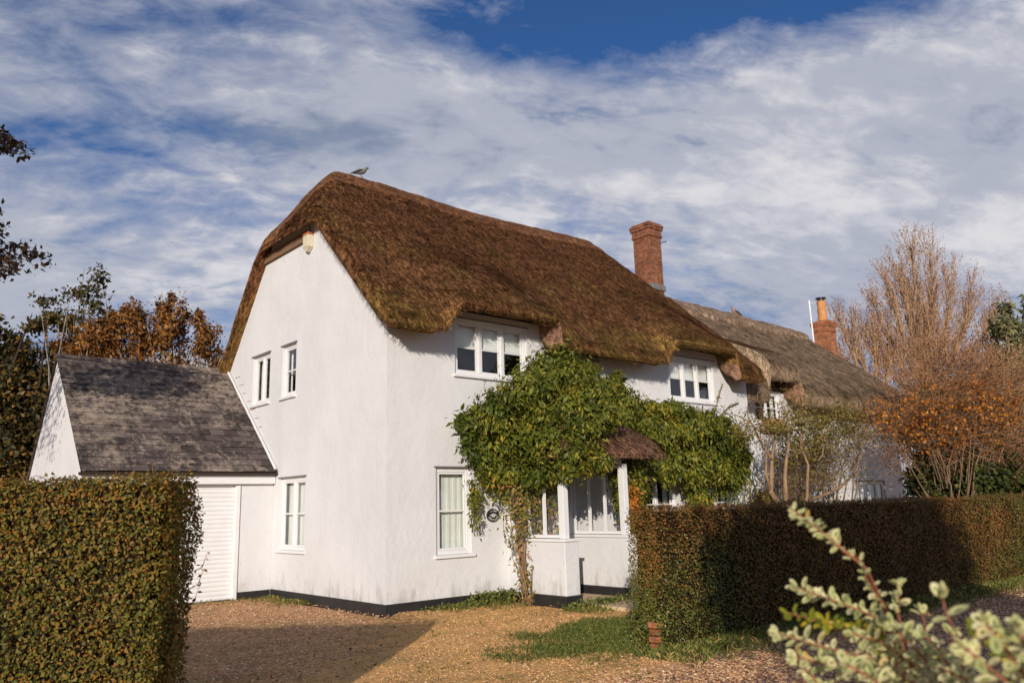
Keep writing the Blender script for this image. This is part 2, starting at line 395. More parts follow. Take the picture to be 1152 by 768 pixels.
def window(parent, fr, s0, s1, z0, z1, lights, bars=1, label=None, dress='blind', frac=.4, sill=True, drip=True, fw=.055, recess=.045, gap=None):
    fb = lambda mb, a, b: mb.box((a[0], a[1], a[2]), (b[0], b[1], b[2]), fn=fr)
    d0, d1 = recess, recess+.07
    f = MB(); e = .001
    fb(f, (s0+e, d0, z0+e), (s0+fw, d1, z1-e)); fb(f, (s1-fw, d0, z0+e), (s1-e, d1, z1-e))
    fb(f, (s0+fw, d0, z1-fw), (s1-fw, d1, z1-e)); fb(f, (s0+fw, d0, z0+e), (s1-fw, d1, z0+fw))
    fo = f.build('window', 'white_paint', parent, bevel=.006)
    if label: fo['label'] = label
    iw = (s1-s0-2*fw)/lights
    for k in range(lights):
        a = s0+fw+k*iw; b = a+iw
        if k:
            m = MB(); fb(m, (a-.03, d0-.004, z0+fw), (a+.03, d1-.01, z1-fw)); m.build('mullion', 'white_paint', fo, bevel=.005)
            a += .03
        if k < lights-1: b -= .03
        # casement
        cw = .035; c = MB(); y0, y1 = d0+.012, d0+.055
        fb(c, (a+.002, y0, z0+fw+.002), (a+cw, y1, z1-fw-.002)); fb(c, (b-cw, y0, z0+fw+.002), (b-.002, y1, z1-fw-.002))
        fb(c, (a+cw, y0, z1-fw-cw), (b-cw, y1, z1-fw-.002)); fb(c, (a+cw, y0, z0+fw+.002), (b-cw, y1, z0+fw+cw))
        H = z1-z0-2*fw-2*cw
        for q in range(1, bars+1):
            zz = z0+fw+cw+H*q/(bars+1); fb(c, (a+cw, y0+.006, zz-.013), (b-cw, y1-.006, zz+.013))
        c.build('casement', 'white_paint', fo)
        p = MB(); yy = (y0+y1)/2
        p.face([fr(a+cw*.5, yy, z0+fw+cw*.5), fr(b-cw*.5, yy, z0+fw+cw*.5), fr(b-cw*.5, yy, z1-fw-cw*.5), fr(a+cw*.5, yy, z1-fw-cw*.5)])
        p.build('pane', 'glass', fo)
    if sill:
        m = MB(); fb(m, (s0-.05, -.055, z0-.05), (s1+.05, d0+.02, z0-.002)); m.build('sill', 'white_paint', fo, bevel=.008)
    if drip:
        m = MB(); fb(m, (s0-.04, -.03, z1+.002), (s1+.04, d0, z1+.022)); m.build('drip_strip', 'lead', fo)
    yb = d1+.05
    if dress == 'blind':
        m = MB(); zb = z1-fw-(z1-z0-2*fw)*frac
        m.face([fr(s0+.03, yb, zb), fr(s1-.03, yb, zb), fr(s1-.03, yb, z1-.03), fr(s0+.03, yb, z1-.03)])
        fb(m, (s0+.03, yb-.01, zb-.03), (s1-.03, yb+.01, zb)); m.build('blind', 'blind', fo)
    elif dress == 'curtain':
        m = MB(); n = 60; ss = [s0+.03+(s1-s0-.06)*i/n for i in range(n+1)]
        w = [yb+.02+.005*math.sin(i*.55)+.002*math.sin(i*2.1) for i in range(n+1)]
        for i in range(n):
            if gap and gap[0] < (i+.5)/n < gap[1]: continue
            m.face([fr(ss[i], w[i], z0+.03), fr(ss[i+1], w[i+1], z0+.03), fr(ss[i+1], w[i+1], z1-.03), fr(ss[i], w[i], z1-.03)])
        m.build('curtain', 'curtain', fo, smooth=False)
    elif dress == 'sides':
        n = 40; ss = [s0+.03+(s1-s0-.06)*i/n for i in range(n+1)]
        w = [yb+.02+.014*math.sin(i*1.1) for i in range(n+1)]
        for lo_, hi_c in ((0, .28), (.82, 1)):
            m = MB()
            for i in range(n):
                if not (lo_ < (i+.5)/n < hi_c): continue
                m.face([fr(ss[i], w[i], z0+.03), fr(ss[i+1], w[i+1], z0+.03), fr(ss[i+1], w[i+1], z1-.03), fr(ss[i], w[i], z1-.03)])
            m.build('curtain', 'curtain', fo)
    # darkness of the room: a shallow box behind the window
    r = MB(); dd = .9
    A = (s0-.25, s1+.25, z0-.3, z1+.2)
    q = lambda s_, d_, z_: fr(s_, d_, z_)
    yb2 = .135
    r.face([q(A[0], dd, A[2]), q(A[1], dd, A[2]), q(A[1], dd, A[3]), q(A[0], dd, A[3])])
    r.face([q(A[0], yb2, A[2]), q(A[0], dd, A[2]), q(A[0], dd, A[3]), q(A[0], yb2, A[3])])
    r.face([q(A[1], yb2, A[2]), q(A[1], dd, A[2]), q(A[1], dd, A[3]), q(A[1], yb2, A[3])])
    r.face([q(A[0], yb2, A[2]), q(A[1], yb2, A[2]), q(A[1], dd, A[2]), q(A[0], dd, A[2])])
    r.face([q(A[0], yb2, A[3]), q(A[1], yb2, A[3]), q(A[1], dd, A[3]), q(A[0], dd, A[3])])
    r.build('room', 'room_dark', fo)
    return fo

# ------------------------------------------------------------------ thatched roofs as thick shells
def smin(a, b, k): 
    h = max(k-abs(a-b), 0)/k; return min(a, b)-h*h*k*.25
def sstep(a, b, x):
    t_ = min(1, max(0, (x-a)/(b-a))); return t_*t_*(3-2*t_)
def roof_shell(parent, name, matn, x0, x1, y0, y1, top, under, extra_x=(), step=.09, seed=1, straw=60000, sl=(.05, .12), fringe=6000, sides=None, cheek=None, sw=.014):
    xs = [x0+(x1-x0)*i/int((x1-x0)/step) for i in range(int((x1-x0)/step)+1)]
    xs = sorted(set([round(x, 4) for x in xs if all(abs(x-e) > .03 for e in extra_x)] + list(extra_x)))
    ny = int((y1-y0)/step); ys = [y0+(y1-y0)*i/ny for i in range(ny+1)]
    R_ = .15
    def T(x, y):
        z = top(x, y)
        d = max(0, min(x-x0, x1-x, y-y0, y1-y))
        if d < R_: z -= .22*(1-math.sqrt(max(0, 1-(1-d/R_)**2)))
        z += .025*mn.noise((x*.9+seed, y*1.4, z*.9)) + .018*mn.noise((x*3.1, y*2.2+seed, z*2.2)) + .010*mn.noise((x*11, y*6, z*6+seed))
        return z
    def wob(x, y):   # uneven outline of the eaves and verges
        dx = .02*mn.noise((y*2.5, seed, 4.0)); dy = .03*mn.noise((x*2.5, seed, 8.0))+.012*mn.noise((x*9, seed, 2.0))
        return dx, dy
    top_v = []; bot_v = []
    for y in ys:
        for x in xs:
            dx, dy = wob(x, y); t_ = T(x, y); u = under(x, y)+.02*mn.noise((x*4, y*4, seed))
            top_v.append((x+dx, y+dy, max(t_, u+.03))); 
            ex = min(x-x0, x1-x, y-y0, y1-y); inn = .0 if ex > .2 else (.2-ex)*.35
            bot_v.append((x+dx, y+dy, min(u+inn, max(t_, u+.03)-.02)))
    nx = len(xs); n = nx*len(ys); F = []; mi = []
    ck = []
    for j in range(len(ys)-1):
        for i in range(nx-1):
            a = j*nx+i; F.append((a, a+1, a+nx+1, a+nx)); 
            isck = cheek and any(c[0] <= (xs[i]+xs[i+1])/2 <= c[1] for c in cheek) and ys[j] < .4+y0+.6
            mi.append(1 if isck else 0)
            F.append((n+a, n+a+nx, n+a+nx+1, n+a+1)); mi.append(1 if isck else 0)
    def side(idx):
        for p, q in zip(idx[:-1], idx[1:]): F.append((p, n+p, n+q, q)); mi.append(0)
    side([i for i in range(nx)]); side([(len(ys)-1)*nx+i for i in range(nx-1, -1, -1)])
    side([j*nx for j in range(len(ys)-1, -1, -1)]); side([j*nx+nx-1 for j in range(len(ys))])
    mb = MB(); mb.v = top_v+bot_v; mb.f = F; mb.mi = mi; mb.r = [.5]*len(F)
    ob = mb.build(name, [matn, 'thatch_cut_lit'], parent, smooth=True, recalc=True)
    # loose reed ends standing slightly out of the surface (same part)
    P = []; D = []; N = []
    m = straw; rx = RNG.uniform(x0, x1, m); ry = RNG.uniform(y0, (y0+y1)/2+.3 if sides == 'front' else y1, m)
    for x, y in zip(rx, ry):
        if cheek and any(c[0]-.03 <= x <= c[1]+.01 for c in cheek) and y < y0+1.0: continue
        z = T(x, y); e = .06
        zx = (top(x+e, y)-top(x-e, y))/(2*e); zy = (top(x, y+e)-top(x, y-e))/(2*e)
        nn = Vector((-zx, -zy, 1)).normalized(); dd = Vector((-zx, -zy, -(zx*zx+zy*zy)))
        if dd.length < .05 or nn.z < .25: continue
        dx, dy = wob(x, y)
        P.append((x+dx, y+dy, z)); D.append(dd.normalized()[:]); N.append(nn[:])
    P = np.array(P); D = np.array(D); N = np.array(N); n_ = len(P)
    L = RNG.uniform(sl[0], sl[1], (n_, 1)); W = RNG.uniform(sw*.6, sw*1.5, (n_, 1))
    D2 = norm(D + RNG.normal(0, .06, (n_, 3)) + N*RNG.uniform(.03, .22, (n_, 1)))
    S = np.cross(D2, N); 
    V = np.stack([P-N*.012-S*W/2, P-N*.012+S*W/2, P+D2*L+S*W*.15, P+D2*L-S*W*.15], 1).reshape(-1, 3)
    parts = [(V, np.arange(4*n_).reshape(n_, 4), None, 0)]
    # fringe of cut ends along the eaves and verge edges
    fr_ = fringe; tpos = RNG.random(fr_); which = RNG.random(fr_)
    Pf = []; Df = []; Sf = []
    for a, w in zip(tpos, which):
        if w < .62:
            x = x0+(x1-x0)*a; y = y0+.02; out = (0, -1); side_ = (1, 0, 0)
            if cheek and any(c[0]-.12 <= x <= c[1]+.02 for c in cheek): x = x0+.5*random.random()
        else: x = x0+.02; y = y0+(y1-y0)*a; out = (-1, 0); side_ = (0, 1, 0)
        dx, dy = wob(x, y); t_ = max(T(x, y), under(x, y)+.03); u = under(x, y)
        z = u+(t_-u)*random.random()
        Pf.append((x+dx, y+dy, z)); d_ = Vector((out[0]*.55+random.gauss(0, .25), out[1]*.55+random.gauss(0, .25), -.8)).normalized(); Df.append(d_[:]); Sf.append(side_)
    Pf = np.array(Pf); Df = np.array(Df); Sf = np.array(Sf); Lf = RNG.uniform(.03, .085, (fr_, 1)); Wf = .009
    V = np.stack([Pf-Sf*Wf/2, Pf+Sf*Wf/2, Pf+Df*Lf+Sf*Wf*.2, Pf+Df*Lf-Sf*Wf*.2], 1).reshape(-1, 3)
    parts.append((V, np.arange(4*fr_).reshape(fr_, 4), None, 0))
    V, F, R2, MI = join(parts)
    tmp = np_mesh('reeds', V, F, matn, parent, R2)
    me = ob.data; bm = bmesh.new(); bm.from_mesh(me); bm.from_mesh(tmp.data); bm.to_mesh(me); bm.free()
    tm = tmp.data; bpy.data.objects.remove(tmp); bpy.data.meshes.remove(tm)
    return ob, T

# ============================================================ MAIN COTTAGE
house = thing('thatched_cottage', (0, 0, 0), 'large white rendered thatched cottage with mossy brown thatch and wisteria beside its porch', 'house')
W8 = 6.9; L10 = 10.2
fw_holes = [(1.36, 3.03, 3.83, 4.82), (7.22, 8.86, 3.78, 4.76), (.94, 1.66, .84, 2.24), (3.30, 4.05, .06, 2.08), (6.0, 7.15, .95, 2.12), (8.1, 9.25, .95, 2.12)]
gw_holes = [(4.45, 5.30, 3.78, 4.80), (3.27, 3.88, 3.78, 4.80), (2.75, 3.82, .90, 2.22)]
wb = MB()
wall_mb(wb, front(0), 0, L10, 0, 4.95, fw_holes)
wall_mb(wb, gable(0), 0, 6.55, 0, 4.85, gw_holes); wb.face([(0, 6.55, 0), (0, 6.9, 0), (0, 6.9, 4.3), (0, 6.55, 4.85)])
wb.face([(0, 0, 4.85), (0, 6.55, 4.85), (0, 4.75, 7.2), (0, 2.5, 7.2)])
wb.face([(0, 6.9, 0), (L10, 6.9, 0), (L10, 6.9, 4.4), (0, 6.9, 4.4)])
wb.face([(L10, 0, 0), (L10, 6.9, 0), (L10, 6.9, 4.4), (L10, 0, 4.4)])
wo = wb.build('wall', 'wall_render', house, recalc=False)
# plinth, 2 cm proud
pb = MB()
pb.box((-.022, -.022, -.08), (2.36, -.001, .18)); pb.box((4.22, -.022, -.08), (L10, -.001, .18)); pb.box((-.022, -.001, -.08), (-.001, 4.05, .18))
pb.build('plinth', 'black_paint', house, bevel=.004)
fl = MB(); fl.box((.15, .15, 2.5), (10.05, 6.75, 2.7)); fl.build('upper_floor', 'timber', house)

# roof surfaces
PIT = .93
def lift_main(x, y):
    b1 = sstep(.70, 1.12, x)*(1-sstep(3.33, 3.40, x)); b2 = sstep(6.42, 6.84, x)*(1-sstep(9.04, 9.11, x))
    return .50*max(b1, b2)
def top_main(x, y):
    l = lift_main(x, y)
    vb = 1-sstep(-.2, .9, x)
    ls = .50*max(sstep(.3, 1.9, x)*(1-sstep(2.6, 4.3, x)), sstep(6.0, 7.6, x)*(1-sstep(8.3, 9.8, x)))
    wv = sstep(-.50, .05, y); l = l*(1-wv)+ls*wv
    zf = 5.12+.935*y + l*.80*(1-sstep(-.3, 2.1, y)); zb = 14.0-1.25*y - vb*(1.16-.06*y)
    z = smin(zf, zb, .40)
    z = smin(z, 7.20+1.28*(x+.2), .16); z = smin(z, 9.1-(x-9.1)*3.3, .35)
    z = max(z, min(4.78, zf, zb))
    return z + .05*math.sin(x*.9)*sstep(0, 1.5, x)
def under_main(x, y):
    l = lift_main(x, y)
    a = min(4.63+.99*y, 12.42-1.18*y); a = max(a, 4.40) if y < 4 else max(a, 4.2)
    a += l*(1-sstep(-.1, .9, y))
    a = min(a, 6.93+.9*(x+.2)) if x < 1.5 else a
    if x > 9: a = max(min(a, top_main(x, y)-.5), min(a, 4.25))
    return a
ex = ( 3.33, 3.345, 3.36, 3.38, 3.40, 9.04, 9.055, 9.07, 9.09, 9.11)
roof, Tm = roof_shell(house, 'thatched_roof', 'thatch_moss', -.24, 10.18, -.60, 7.4, top_main, under_main, ex, .085, 3, 170000, sides='front', cheek=[(3.33, 3.40), (9.04, 9.11)], fringe=9000)
# ridge cap hugging the ridge
def ridge_cap(parent, rf, T, xs_, ymid, half, mat_, thick=.07, scallop=0, nm='ridge_cap', hipx=None):
    mb = MB(); n = 22; rows = []
    for x in xs_:
        row = []
        h = half*(1+.05*math.sin(x*7)+.04*mn.noise((x*5, 1, 1)))
        if scallop: h += scallop*abs(math.sin(x*2.4))
        for k in range(n+1):
            y = ymid-h+2*h*k/n
            th = thick*(1+.3*mn.noise((x*6, y*6, 2)))
            row.append((x, y, T(x, y)+th))
        rows.append(row)
    base = 0; nn = n+1
    for r_ in rows: mb.v += r_
    for r_ in rows: mb.v += [(p[0], p[1], p[2]-thick*1.6) for p in r_]
    N = len(rows)*nn
    for i in range(len(rows)-1):
        for k in range(n):
            a = i*nn+k; mb.f.append((a, a+nn, a+nn+1, a+1))
    for i in range(len(rows)-1):
        for k in (0, n):
            a = i*nn+k; mb.f.append((a, a+nn, N+a+nn, N+a))
    for k in range(n):
        for i in (0, len(rows)-1):
            a = i*nn+k; mb.f.append((a, a+1, N+a+1, N+a))
    mb.mi = [0]*len(mb.f); mb.r = [random.random()*.3+.4 for _ in mb.f]
    return mb.build(nm, mat_, rf, smooth=True)
ridge_cap(house, roof, Tm, [.55+.08*i for i in range(109)], 4.05, .55, 'thatch_ridge', .03)

# soffit board under the half-hip
sb = MB(); sb.box((-.06, 2.85, 6.74), (-.004, 4.80, 6.93)); sb.build('soffit_board', 'timber', house)

gf = gable(0); ff = front(0)
window(house, ff, 1.36, 3.03, 3.83, 4.82, 3, 1, 'three-light upper window with half-drawn white blinds', 'blind', .42, fw=.06)
window(house, ff, 7.22, 8.86, 3.78, 4.76, 3, 1, 'three-light upper window beside the right-hand thatch cheek', 'blind', .42, fw=.06)
window(house, ff, .94, 1.66, .84, 2.24, 1, 1, 'narrow ground floor window with net curtain near the house corner', 'curtain', fw=.07)
window(house, ff, 6.0, 7.15, .95, 2.12, 2, 1, 'ground floor window right of the porch half hidden by leaves', 'sides')
window(house, ff, 8.1, 9.25, .95, 2.12, 2, 1, 'ground floor window under the right-hand wisteria', 'sides')
window(house, gf, 4.45, 5.30, 3.78, 4.80, 2, 0, 'two-light gable window nearest the garage roof', 'sides', fw=.06)
window(house, gf, 3.27, 3.88, 3.78, 4.80, 1, 1, 'single-light gable window', 'sides', fw=.06)
window(house, gf, 2.75, 3.82, .90, 2.22, 2, 1, 'two-light ground floor gable window with net curtains', 'curtain', fw=.06)
# front door inside the porch
db = MB(); db.box((3.31, .05, .07), (4.04, .11, 2.07)); d_o = db.build('door', 'white_paint', house, bevel=.006)
for zz in ((.25, .95), (1.15, 1.9)):
    for xx in ((3.39, 3.64), (3.71, 3.96)):
        m = MB(); m.box((xx[0], .035, zz[0]), (xx[1], .049, zz[1])); m.build('door_panel', 'white_paint', d_o, bevel=.01)
m = MB(); m.tube([(3.38, .0, 1.05), (3.38, .05, 1.05)], .022, 10); m.build('handle', 'black_paint', d_o)
# porch lamp on the wall beside the door
m = MB(); m.box((3.70-.05, -.11, 1.74), (3.70+.05, -.001, 1.90)); 
lm = tag(m.build('wall_lantern', 'black_paint', None, bevel=.012, org=None), 'small black lantern on the white wall inside the porch', 'lantern')
m = MB(); m.tube([(3.70, -.055, 1.9), (3.70, -.055, 1.95)], [.045, .008], 8); m.build('lantern_cap', 'black_paint', lm)

# porch
porch = bpy.data.objects.new('porch', None); COL.objects.link(porch); porch.parent = house
def porch_wall(xa, xb, yend, nm='low_wall'):
    m = MB(); m.box((xa, yend, .17), (xb, -.002, 1.0)); m.build(nm, 'wall_render', porch, bevel=.015)
    m = MB(); m.box((xa-.02, yend-.02, -.08), (xb+.02, -.004, .168)); m.build('plinth', 'black_paint', porch, bevel=.004)
    m = MB(); m.box((xa-.025, yend-.025, 1.002), (xb+.025, -.003, 1.05)); m.build('coping', 'white_paint', porch, bevel=.01)
porch_wall(2.40, 2.72, -1.45); porch_wall(3.90, 4.22, -1.45)
m = MB(); m.box((3.88, -2.0, -.05), (4.25, -1.47, .17)); m.box((3.90, -1.98, .171), (4.23, -1.47, 1.0)); m.build('end_pier', 'wall_render', porch, bevel=.015)
for px_, py_ in ((2.50, -1.36), (3.98, -1.36), (2.50, -.06), (3.98, -.06)):
    m = MB(); m.box((px_-.055, py_-.055, 1.052), (px_+.055, py_+.055, 2.26)); m.build('post', 'white_paint', porch, bevel=.006)
for xx in (2.50, 3.98):
    m = MB(); m.box((xx-.05, -1.30, 2.26), (xx+.05, -.01, 2.36)); m.build('beam', 'white_paint', porch, bevel=.006)
    g_ = MB(); g_.box((xx-.03, -1.30, 1.06), (xx+.03, -.13, 1.11)); g_.box((xx-.03, -1.30, 2.19), (xx+.03, -.13, 2.24))
    for yy in (-1.28, -.90, -.52, -.14): g_.box((xx-.025, yy-.02, 1.11), (xx+.025, yy+.02, 2.19))
    go_ = g_.build('side_glazing', 'white_paint', porch)
m = MB(); m.box((2.40, -1.45, 2.362), (4.08, -1.35, 2.44)); m.build('beam', 'white_paint', porch, bevel=.006)
def top_p(x, y):
    z = smin(2.55+.80*(y+1.85), 2.55+.80*(x-2.25), .2); z = smin(z, 2.55+.74*(4.75-x), .2); return min(z, 3.5)
def under_p(x, y): return max(2.36, min(top_p(x, y)-.32, 3.2))
proof, Tp = roof_shell(porch, 'porch_roof', 'thatch_porch', 2.25, 4.75, -1.75, -.02, top_p, under_p, (), .08, 9, 14000, sl=(.10, .2), fringe=2500)
# chimney
def chimney(parent, cx, cy, wx, wy, z0, z1, mt, pot=None):
    m = MB(); q = .012
    m.box((cx-wx/2, cy-wy/2, z0), (cx+wx/2, cy+wy/2, z1-.42))
    for i, (e_, a, b) in enumerate(((.035, z1-.42, z1-.35), (.02, z1-.35, z1-.21), (.055, z1-.21, z1-.13), (.07, z1-.13, z1-.05), (.03, z1-.05, z1))):
        m.box((cx-wx/2-e_, cy-wy/2-e_, a+.0005), (cx+wx/2+e_, cy+wy/2+e_, b))
    c = m.build('chimney', mt, parent, bevel=.008)
    return c
ch = chimney(house, 10.72, 3.18, .52, .60, 3.0, 9.45, 'brick_red')
m = MB(); m.box((10.40, 2.82, 7.42), (11.02, 3.53, 7.62)); m.build('flaunching', 'lead', ch, bevel=.05)
m = MB(); m.tube([(10.98, 2.88, 8.9), (11.05, 2.72, 8.92)], .012, 6); m.build('bracket', 'black_paint', ch)
m = MB(); m.lathe((10.72, 3.18, 9.45), [(.14, 0), (.13, .06), (.10, .07)], 14); m.build('flue_rim', 'terracotta_pot', ch)

# alarm box under the half-hip
al = thing('alarm_box', (-.06, 2.78, 6.5), 'small cream alarm box with orange top hanging under the gable thatch', 'alarm box')
m = MB(); P8 = [(-.17, 2.70), (-.001, 2.70), (-.001, 3.02), (-.17, 3.02)]
m.box((-.12, 2.66, 6.56), (-.002, 2.88, 6.80))
m.add([(-.12, 2.66, 6.558), (-.002, 2.66, 6.558), (-.002, 2.88, 6.558), (-.12, 2.88, 6.558), (-.09, 2.77, 6.47), (-.002, 2.77, 6.47)],
      [(0, 1, 5, 4), (1, 2, 5), (2, 3, 4, 5), (3, 0, 4), (0, 3, 2, 1)])
m.build('case', 'cream_plastic', al, bevel=.01)
m = MB(); m.box((-.124, 2.656, 6.802), (-.002, 2.884, 6.85)); m.build('strobe', 'orange_plastic', al, bevel=.01)
m = MB(); m.tube([(-.03, 2.75, 6.85), (-.06, 2.70, 6.92), (-.10, 2.68, 7.0)], .008, 6); m.build('cable', 'black_paint', al)

# house sign
sg = thing('house_sign', (2.12, 0, 1.30), 'round black cottage name plaque with white lettering on the white wall', 'sign')
cx, cz, RX, RZ = 2.12, 1.44, .140, .112
m = MB(); n = 40
m.add([(cx+RX*math.cos(2*PI*k/n), -.022, cz+RZ*math.sin(2*PI*k/n)) for k in range(n)]+[(cx+RX*math.cos(2*PI*k/n), -.001, cz+RZ*math.sin(2*PI*k/n)) for k in range(n)],
      [tuple(range(n)), tuple(range(2*n-1, n-1, -1))]+[(k, (k+1) % n, n+(k+1) % n, n+k) for k in range(n)])
m.build('plaque', 'black_paint', sg, bevel=.003)
def letters(txt, a0, a1, rr, flip, size):
    for i, ch_ in enumerate(txt):
        a = a0+(a1-a0)*(i/(len(txt)-1))
        cu = bpy.data.curves.new('letter', 'FONT'); cu.body = ch_; cu.size = size; cu.extrude = .0025; cu.align_x = 'CENTER'; cu.align_y = 'CENTER'
        tmp = bpy.data.objects.new('letter', cu); COL.objects.link(tmp)
        bpy.context.view_layer.update()
        me = bpy.data.meshes.new_from_object(tmp.evaluated_get(bpy.context.evaluated_depsgraph_get()))
        bpy.data.objects.remove(tmp)
        ob = bpy.data.objects.new('letter', me); COL.objects.link(ob); me.materials.append(M['white_paint']); ob.parent = sg
        rot = a-PI/2 if not flip else a+PI/2
        ob.matrix_local = Matrix.Translation(Vector((cx+rr*math.cos(a), -.026, cz+rr*.80*math.sin(a)))-sg.location) @ Matrix.Rotation(PI/2, 4, 'X') @ Matrix.Rotation(rot, 4, 'Z')
letters('ROSE', rad(125), rad(55), .098, False, .052)
letters('COTTAGE', rad(205), rad(335), .100, True, .044)
m = MB()
for k in range(5):
    a = 2*PI*k/5+PI/2; px_, pz_ = cx+.026*math.cos(a), cz+.018*math.sin(a)
    m.face([(px_+.021*math.cos(q), -.0245, pz_+.016*math.sin(q)) for q in [2*PI*j/10 for j in range(10)]])
m.build('flower_motif', 'white_paint', sg)
for q in (-1, 1):
    m = MB(); m.tube([(cx+q*.045, -.0245, cz+.012), (cx+q*.07, -.0245, cz-.005)], .006, 6); m.build('flower_leaf', 'white_paint', sg)

# ============================================================ GARAGE
ga = thing('garage', (-1.7, 6.2, 0), 'low white garage with lichen-spotted slate roof and white roller door', 'garage')
wb = MB(); GY = 4.10
wall_mb(wb, front(GY), -3.4, -.002, 0, 2.34, [(-2.95, -.66, .03, 2.10)], rev=.10)
wb.face([(-3.4, GY, 0), (-3.4, 8.45, 0), (-3.4, 8.45, 2.34), (-3.4, 6.68, 4.62), (-3.4, GY, 2.34)])
wb.face([(-3.4, 8.45, 0), (0, 8.45, 0), (0, 8.45, 2.34), (-3.4, 8.45, 2.34)])
wb.build('wall', 'wall_render', ga, recalc=False)
m = MB(); m.box((-.655, GY-.022, -.08), (-.024, GY-.001, .17)); m.build('plinth', 'black_paint', ga); m = MB(); m.box((-3.4, GY-.022, -.08), (-2.96, GY-.001, .17)); m.build('plinth', 'black_paint', ga)
# roller door, curved slats
m = MB(); ns = 26; hz = 2.07/ns
for k in range(ns):
    z0 = .05+k*hz
    prof = [(0, 0), (-.012, .15), (-.016, .5), (-.012, .85), (0, 1)]
    for (a, b), (c, d) in zip(prof[:-1], prof[1:]):
        m.face([(-2.93, GY+.075+a, z0+b*hz), (-.71, GY+.075+a, z0+b*hz), (-.71, GY+.075+c, z0+d*hz), (-2.93, GY+.075+c, z0+d*hz)])
rd = m.build('roller_door', 'white_paint', ga)
m = MB(); m.box((-2.93, GY+.03, .02), (-.71, GY+.09, .05)); m.build('bottom_seal', 'black_paint', rd)
m = MB(); m.box((-.74, GY-.03, .02), (-.66, GY+.06, 2.10)); m.build('door_guide', 'white_paint', ga, bevel=.006)
m = MB(); m.box((-2.95, GY-.03, .02), (-2.87, GY+.06, 2.10)); m.build('door_guide', 'white_paint', ga, bevel=.006)
m = MB(); m.box((-3.42, GY-.10, 2.13), (-.01, GY-.012, 2.29)); m.build('fascia', 'white_paint', ga, bevel=.006)
# gutter
m = MB(); n = 8; x0, x1 = -3.46, -.01; yc, zc, r_ = GY-.155, 2.335, .055
for k in range(n):
    a = PI+PI*k/n; b = PI+PI*(k+1)/n
    m.face([(x0, yc+r_*math.cos(a), zc+r_*math.sin(a)), (x1, yc+r_*math.cos(a), zc+r_*math.sin(a)), (x1, yc+r_*math.cos(b), zc+r_*math.sin(b)), (x0, yc+r_*math.cos(b), zc+r_*math.sin(b))])
m.build('gutter', 'dark_gutter', ga, smooth=True, recalc=False)
# slates: individual overlapping slates, one mesh
def slates(y_e, z_e, y_r, z_r, nm):
    m = MB(); run = math.hypot(y_r-y_e, z_r-z_e); ty, tz = (y_r-y_e)/run, (z_r-z_e)/run
    ny_, nz_ = -tz*np.sign(y_r-y_e), abs(ty)
    if y_r < y_e: ny_ = tz
    rows = 19; exp_ = run/rows; wd = .27
    for r in range(rows):
        x = -3.435 - (wd/2 if r % 2 else 0)
        while x < -.005:
            a = max(x+.003, -3.435); b = min(x+wd-.003, -.005)
            if b-a > .02:
                j = random.uniform(-.006, .006); lft = random.uniform(0, .004)
                s0_, s1_ = r*exp_+j, r*exp_+exp_*1.35
                def pt(x_, s_, h_): return (x_, y_e+ty*s_+ny_*h_, z_e+tz*s_+nz_*h_)
                P = [pt(a, s0_, .018+lft), pt(b, s0_, .018+lft), pt(b, s1_, .0), pt(a, s1_, .0), pt(a, s0_, .030+lft), pt(b, s0_, .030+lft), pt(b, s1_, .009), pt(a, s1_, .009)]
                m.add(P, [(0, 3, 2, 1), (4, 5, 6, 7), (0, 1, 5, 4), (1, 2, 6, 5), (2, 3, 7, 6), (3, 0, 4, 7)], 0, random.random())
            x += wd
    return m.build(nm, 'slate', ga, recalc=False)
slates(GY-.17, 2.34, 6.68, 4.70, 'slate_roof'); slates(8.55, 2.34, 6.70, 4.70, 'slate_roof')
m = MB(); m.face([(-3.39, GY-.12, 2.34), (-.01, GY-.12, 2.34), (-.01, 6.68, 4.66), (-3.39, 6.68, 4.66)]); m.face([(-3.39, 8.5, 2.32), (-.01, 8.5, 2.32), (-.01, 6.68, 4.66), (-3.39, 6.68, 4.66)]); m.build('roof_boarding', 'timber', ga, recalc=False)
m = MB()
for k in range(8):
    a = -3.435+k*.432; m.tube([(a, 6.69, 4.70), (a+.425, 6.69, 4.70)], .075, 12, r=random.random())
m.build('ridge_tile', 'slate', ga)
# mortar fillet and step marks where the slates meet the gable
m = MB(); sl_ = math.hypot(6.68-GY+.17, 2.36)
pts = [(-.035, GY-.15+(6.68-GY+.15)*k/24, 2.40+(2.36)*k/24+.01*random.random()) for k in range(25)]
m.tube(pts, [.026+.006*random.random() for _ in pts], 6); m.build('mortar_fillet', 'wall_render', ga, smooth=True)
for k in range(7):
    z = 3.3+k*.2; y = GY+(z-2.4)*1.12-.2
    m = MB(); m.box((-.012, y-.16-.12*random.random(), z), (-.002, y, z+.009)); m.build('flashing_step', 'concrete', ga)

